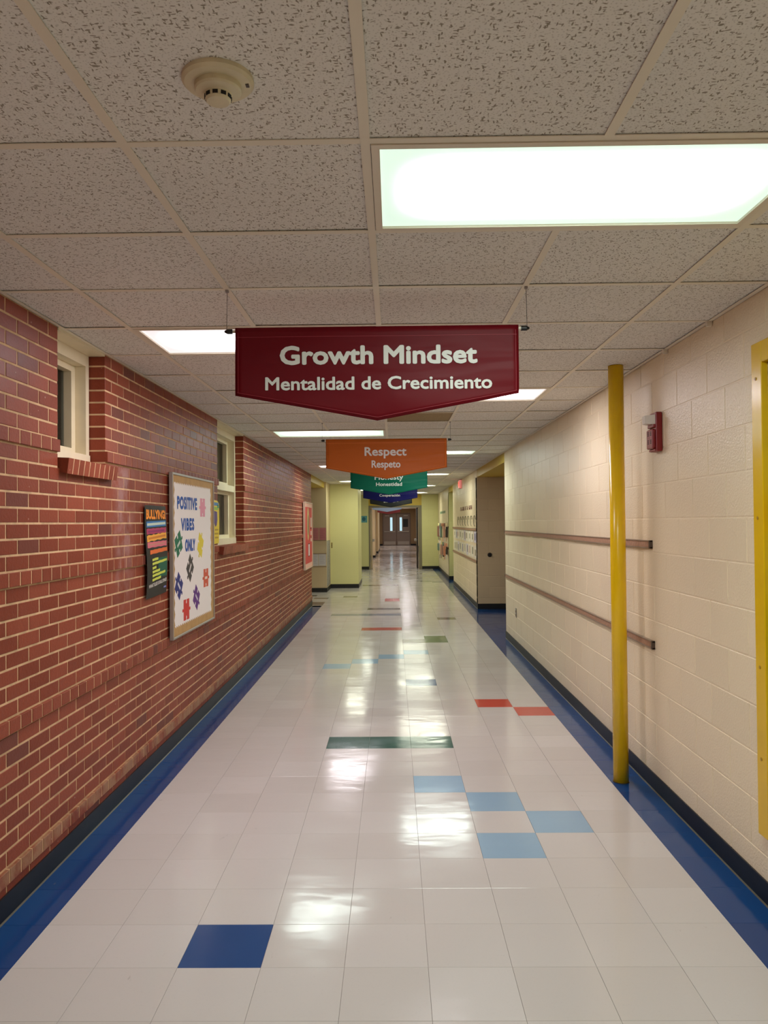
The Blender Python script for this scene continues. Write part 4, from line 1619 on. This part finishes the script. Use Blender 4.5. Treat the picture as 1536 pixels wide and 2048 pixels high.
mb.prism([(14.32 + 0.18 * math.cos(2 * math.pi * k / 28), 1.60 + 0.30 * math.sin(2 * math.pi * k / 28)) for k in range(28)], 0.0, 0.001, rm)
ov = mb.build('oval_picture', colmat((206, 186, 120)), t)
mb = MB()
mb.prism([(14.33 + 0.09 * math.cos(2 * math.pi * k / 20), 1.58 + 0.19 * math.sin(2 * math.pi * k / 20)) for k in range(20)], 0.0012, 0.0016, rm)
mb.build('oval_centre', colmat((120, 104, 70)), ov)
for a, b, c, d, col in ((14.32, 14.55, 1.0, 1.24, (30, 26, 26)), (14.33, 14.54, 1.015, 1.225, (228, 222, 220)), (14.72, 14.90, 1.54, 1.72, (214, 208, 190)), (14.73, 14.88, 1.39, 1.47, (226, 214, 206)), (14.74, 14.89, 1.27, 1.33, (226, 214, 206)), (14.72, 14.9, 1.505, 1.525, (30, 26, 26)), (14.74, 14.88, 1.345, 1.362, (30, 26, 26))):
    mb = MB()
    w = 0.0018 if col == (228, 222, 220) else 0.0
    mb.box(XL + 0.0397 + w, XL + 0.0407 + w, a, b, c, d)
    mb.build('pinned_note', colmat(col), t)

# ------------------------------------------------------------------ papers on the pier beyond the brick
for nm, x0, x1, z0, z1_, m_, lab in (
        ('pink', -1.90, -1.75, 1.22, 1.505, 'paper_pink', 'rose pink sheet, left of two, on the pier beyond the brick wall'),
        ('pink', -1.735, -1.58, 1.22, 1.505, 'paper_pink', 'rose pink sheet, right of two, on the pier beyond the brick wall'),
        ('white', -1.90, -1.765, 0.615, 0.895, 'paper_grey', 'pale grey sheet, left of two, low on the pier beyond the brick wall'),
        ('white', -1.755, -1.585, 0.62, 0.895, 'paper_grey', 'pale grey sheet, right of two, low on the pier beyond the brick wall')):
    t = thing('paper_sheet', lab, 'paper', ((x0 + x1) / 2, 18.199, z0), 'sheets on the pier')
    mb = MB()
    mb.box(x0, x1, 18.196, 18.1995, z0, z1_)
    sh = mb.build('sheet', m_, t)
    mb = MB()
    nl = 5
    for k in range(nl):
        zz = z1_ - 0.05 - k * (z1_ - z0 - 0.08) / nl
        mb.box(x0 + 0.02, x1 - 0.03 - 0.02 * (k % 2), 18.1952, 18.1959, zz - 0.014, zz)
    mb.build('writing', colmat((178, 108, 116) if nm == 'pink' else (186, 182, 190)), sh)
# ledge strips the sheets are pinned to
for z in (1.215, 0.905, 0.60):
    t = thing('tack_strip', {1.215: 'thin strip under the rose pink sheets on the pier', 0.905: 'thin strip at the top of the pale grey sheets on the pier', 0.60: 'thin strip under the pale grey sheets on the pier'}[z], 'tack strip', (-1.74, 18.19, z), 'tack strips')
    mb = MB()
    mb.box(-1.92, -1.572, 18.19, 18.1995, z - 0.012, z)
    mb.build('cork_strip', colmat((132, 104, 84)), t)
t = thing('hanging_sheet', 'narrow grey speckled sheet on the short wall beside the pale yellow bay', 'paper', (XLF + 0.002, 18.75, 0.12))
mb = MB()
mb.box(XLF + 0.0005, XLF + 0.003, 18.26, 19.2, 0.12, 1.2)
sh = mb.build('sheet', colmat((140, 136, 134)), t)
mb = MB()
for k in range(14):
    yy, zz = 18.3 + 0.8 * random.random(), 0.2 + 0.95 * k / 14
    mb.box(XLF + 0.0031, XLF + 0.0036, yy, yy + 0.07, zz, zz + 0.03)
mb.build('print_marks', colmat((84, 80, 84)), sh)
# light switch on the yellow bay
t = thing('light_switch', 'small dark light switch at the left edge of the pale yellow bay', 'light switch', (-1.52, 19.3, 1.0))
mb = MB()
mb.bbox(-1.55, -1.515, 19.292, 19.2995, 0.995, 1.13, 0.002)
pl = mb.build('cover_plate', colmat((140, 124, 70), 0.4), t)
mb = MB()
mb.box(-1.538, -1.527, 19.284, 19.293, 1.045, 1.08)
mb.build('toggle', colmat((90, 80, 50), 0.4), pl)
# blue poster on the cross wall
t = thing('poster', 'small teal blue square poster on the cross wall left of the open doors', 'poster', (-1.02, YX, 1.62))
mb = MB()
mb.box(-1.13, -0.905, YX - 0.004, YX - 0.0005, 1.62, 1.85)
sh = mb.build('sheet', colmat((96, 158, 164)), t)
mb = MB()
mb.prism([(-1.02 + 0.07 * math.cos(k * math.pi / 8) * (1 if k % 2 else 0.75), 1.74 + 0.07 * math.sin(k * math.pi / 8)) for k in range(16)], 0.0002, 0.0008, lambda u, v, w: (u, YX - 0.004 - w, v))
mb.build('picture', colmat((44, 104, 124)), sh)

# ------------------------------------------------------------------ art sheets between the far tack strips
ORD = ['nearest', 'second', 'third', 'fourth', 'fifth', 'sixth', 'seventh', 'eighth', 'ninth', 'tenth']
art_cols = [(120, 116, 150), (196, 160, 150), (112, 96, 84), (128, 120, 92), (96, 88, 70), (150, 140, 110), (118, 112, 84), (160, 150, 120), (120, 116, 90), (140, 132, 104)]
rnd = random.Random(11)
for rowi, (z0, z1_, rn) in enumerate(((1.215, 1.435, 'upper'), (0.925, 1.155, 'lower'))):
    for k in range(10):
        y0 = 14.60 + k * 0.54
        w = 0.40
        lab = '%s art sheet from the near end of the %s row on the far block wall' % (ORD[k], rn)
        t = thing('art_sheet', lab, 'paper', (XR - 0.001, y0 + w / 2, z0), 'art sheets on the far wall')
        mb = MB()
        mb.box(XR - 0.0035, XR - 0.0015, y0, y0 + w, z0 + rnd.uniform(-0.01, 0.01), z1_)
        sh = mb.build('sheet', colmat((226, 220, 206) if (k + rowi) % 4 else (206, 200, 212)), t)
        mb = MB()
        a = y0 + 0.05 + rnd.random() * 0.12
        mb.box(XR - 0.0044, XR - 0.0036, a, a + 0.12 + rnd.random() * 0.08, z0 + 0.02 + rnd.random() * 0.05, z1_ - 0.02 - rnd.random() * 0.05)
        mb.build('drawing', colmat(art_cols[(k * 3 + rowi * 5) % 10]), sh)
# dark red word cut-outs above, too far to read
t = thing('letter_cutouts', 'row of dark red cut-out letters high on the far block wall', 'letters', (XR - 0.001, 17.0, 1.855))
y = 15.36
for n_, adv in ((5, 0.14), (2, 0.13), (2, 0.13), (4, 0.14), (3, 0.13)):
    for k in range(n_):
        mb = MB()
        mb.box(XR - 0.0035, XR - 0.0012, y, y + adv * 0.28, 1.862, 1.945)
        mb.box(XR - 0.0035, XR - 0.0012, y + adv * 0.28, y + adv * 0.75, 1.925 if k % 2 else 1.895, 1.945 if k % 2 else 1.912)
        if k % 3 != 1:
            mb.box(XR - 0.0035, XR - 0.0012, y + adv * 0.55, y + adv * 0.75, 1.862, 1.895)
        mb.build('letter', colmat((112, 62, 54)), t)
        y += adv
    y += 0.13
# curled paper strips
for k in range(7):
    y0 = 14.85 + k * 0.62
    t = thing('paper_curl', '%s curled dark paper strip from the near end, above the art sheets' % ORD[k], 'paper', (XR - 0.002, y0, 1.52), 'curled paper strips')
    mb = MB()
    for j in range(12):
        a0, a1 = math.radians(-100 + 22 * j), math.radians(-100 + 22 * (j + 1))
        R_ = 0.10
        p = [(y0 + 1.8 * R_ * math.cos(a), 1.635 + R_ * math.sin(a)) for a in (a0, a1)]
        mb.cyl((XR - 0.007, p[0][0], p[0][1]), (XR - 0.007, p[1][0], p[1][1]), 0.0055, n=6)
    mb.build('strip', colmat((104, 100, 80)), t)
    mb = MB()
    mb.box(XR - 0.006, XR - 0.002, y0 - 0.03, y0 + 0.03, 1.60, 1.68)
    mb.build('centre_card', colmat((196, 190, 160)), t)
# green heading strip further on
t = thing('heading_strip', 'pale green heading strip above the hanging paper crafts', 'paper', (XR - 0.001, 24.5, 1.875))
mb = MB()
mb.box(XR - 0.0035, XR - 0.0012, 23.2, 25.75, 1.88, 1.955)
sh = mb.build('strip', colmat((136, 168, 128)), t)
mb = MB()
for k in range(6):
    mb.box(XR - 0.0045, XR - 0.0036, 23.3 + k * 0.38, 23.52 + k * 0.38, 1.895, 1.94)
mb.build('print_marks', colmat((110, 104, 84)), sh)
# paper crafts hanging from the strips
rnd = random.Random(5)
ccols = [(120, 140, 128), (222, 202, 168), (196, 150, 132), (216, 202, 204), (204, 136, 108), (230, 216, 160), (150, 108, 92), (40, 34, 28)]
for rowi, (zt, rn) in enumerate(((1.50, 'upper'), (0.93, 'lower'))):
    for k in range(6):
        y0 = 22.15 + k * 0.74
        col = ccols[(k * 3 + rowi * 2 + 7) % 8] if k else ccols[7]
        hgt = 0.24 + rnd.random() * 0.14
        t = thing('paper_craft', '%s hanging paper craft from the near end of the %s craft row' % (ORD[k], rn), 'paper craft', (XR - 0.03, y0, zt - hgt), 'hanging paper crafts')
        mb = MB()
        mb.bbox(XR - 0.055 - 0.03 * (k % 2), XR - 0.02, y0, y0 + 0.32, zt - hgt, zt - 0.02, 0.01)
        mb.build('body', colmat(col), t)
        c2 = ccols[(k * 5 + rowi * 3 + 1) % 7]
        mb = MB()
        mb.cyl((XR - 0.06, y0 + 0.16, zt - 0.01), (XR - 0.022, y0 + 0.16, zt - 0.01), 0.09, n=14)
        mb.build('head', colmat(c2), t)
        mb = MB()
        for q in (0.06, 0.24):
            mb.box(XR - 0.05, XR - 0.042, y0 + q, y0 + q + 0.05, zt - hgt - 0.12, zt - hgt + 0.01)
        mb.build('streamer', colmat(ccols[(k + rowi + 2) % 7]), t)
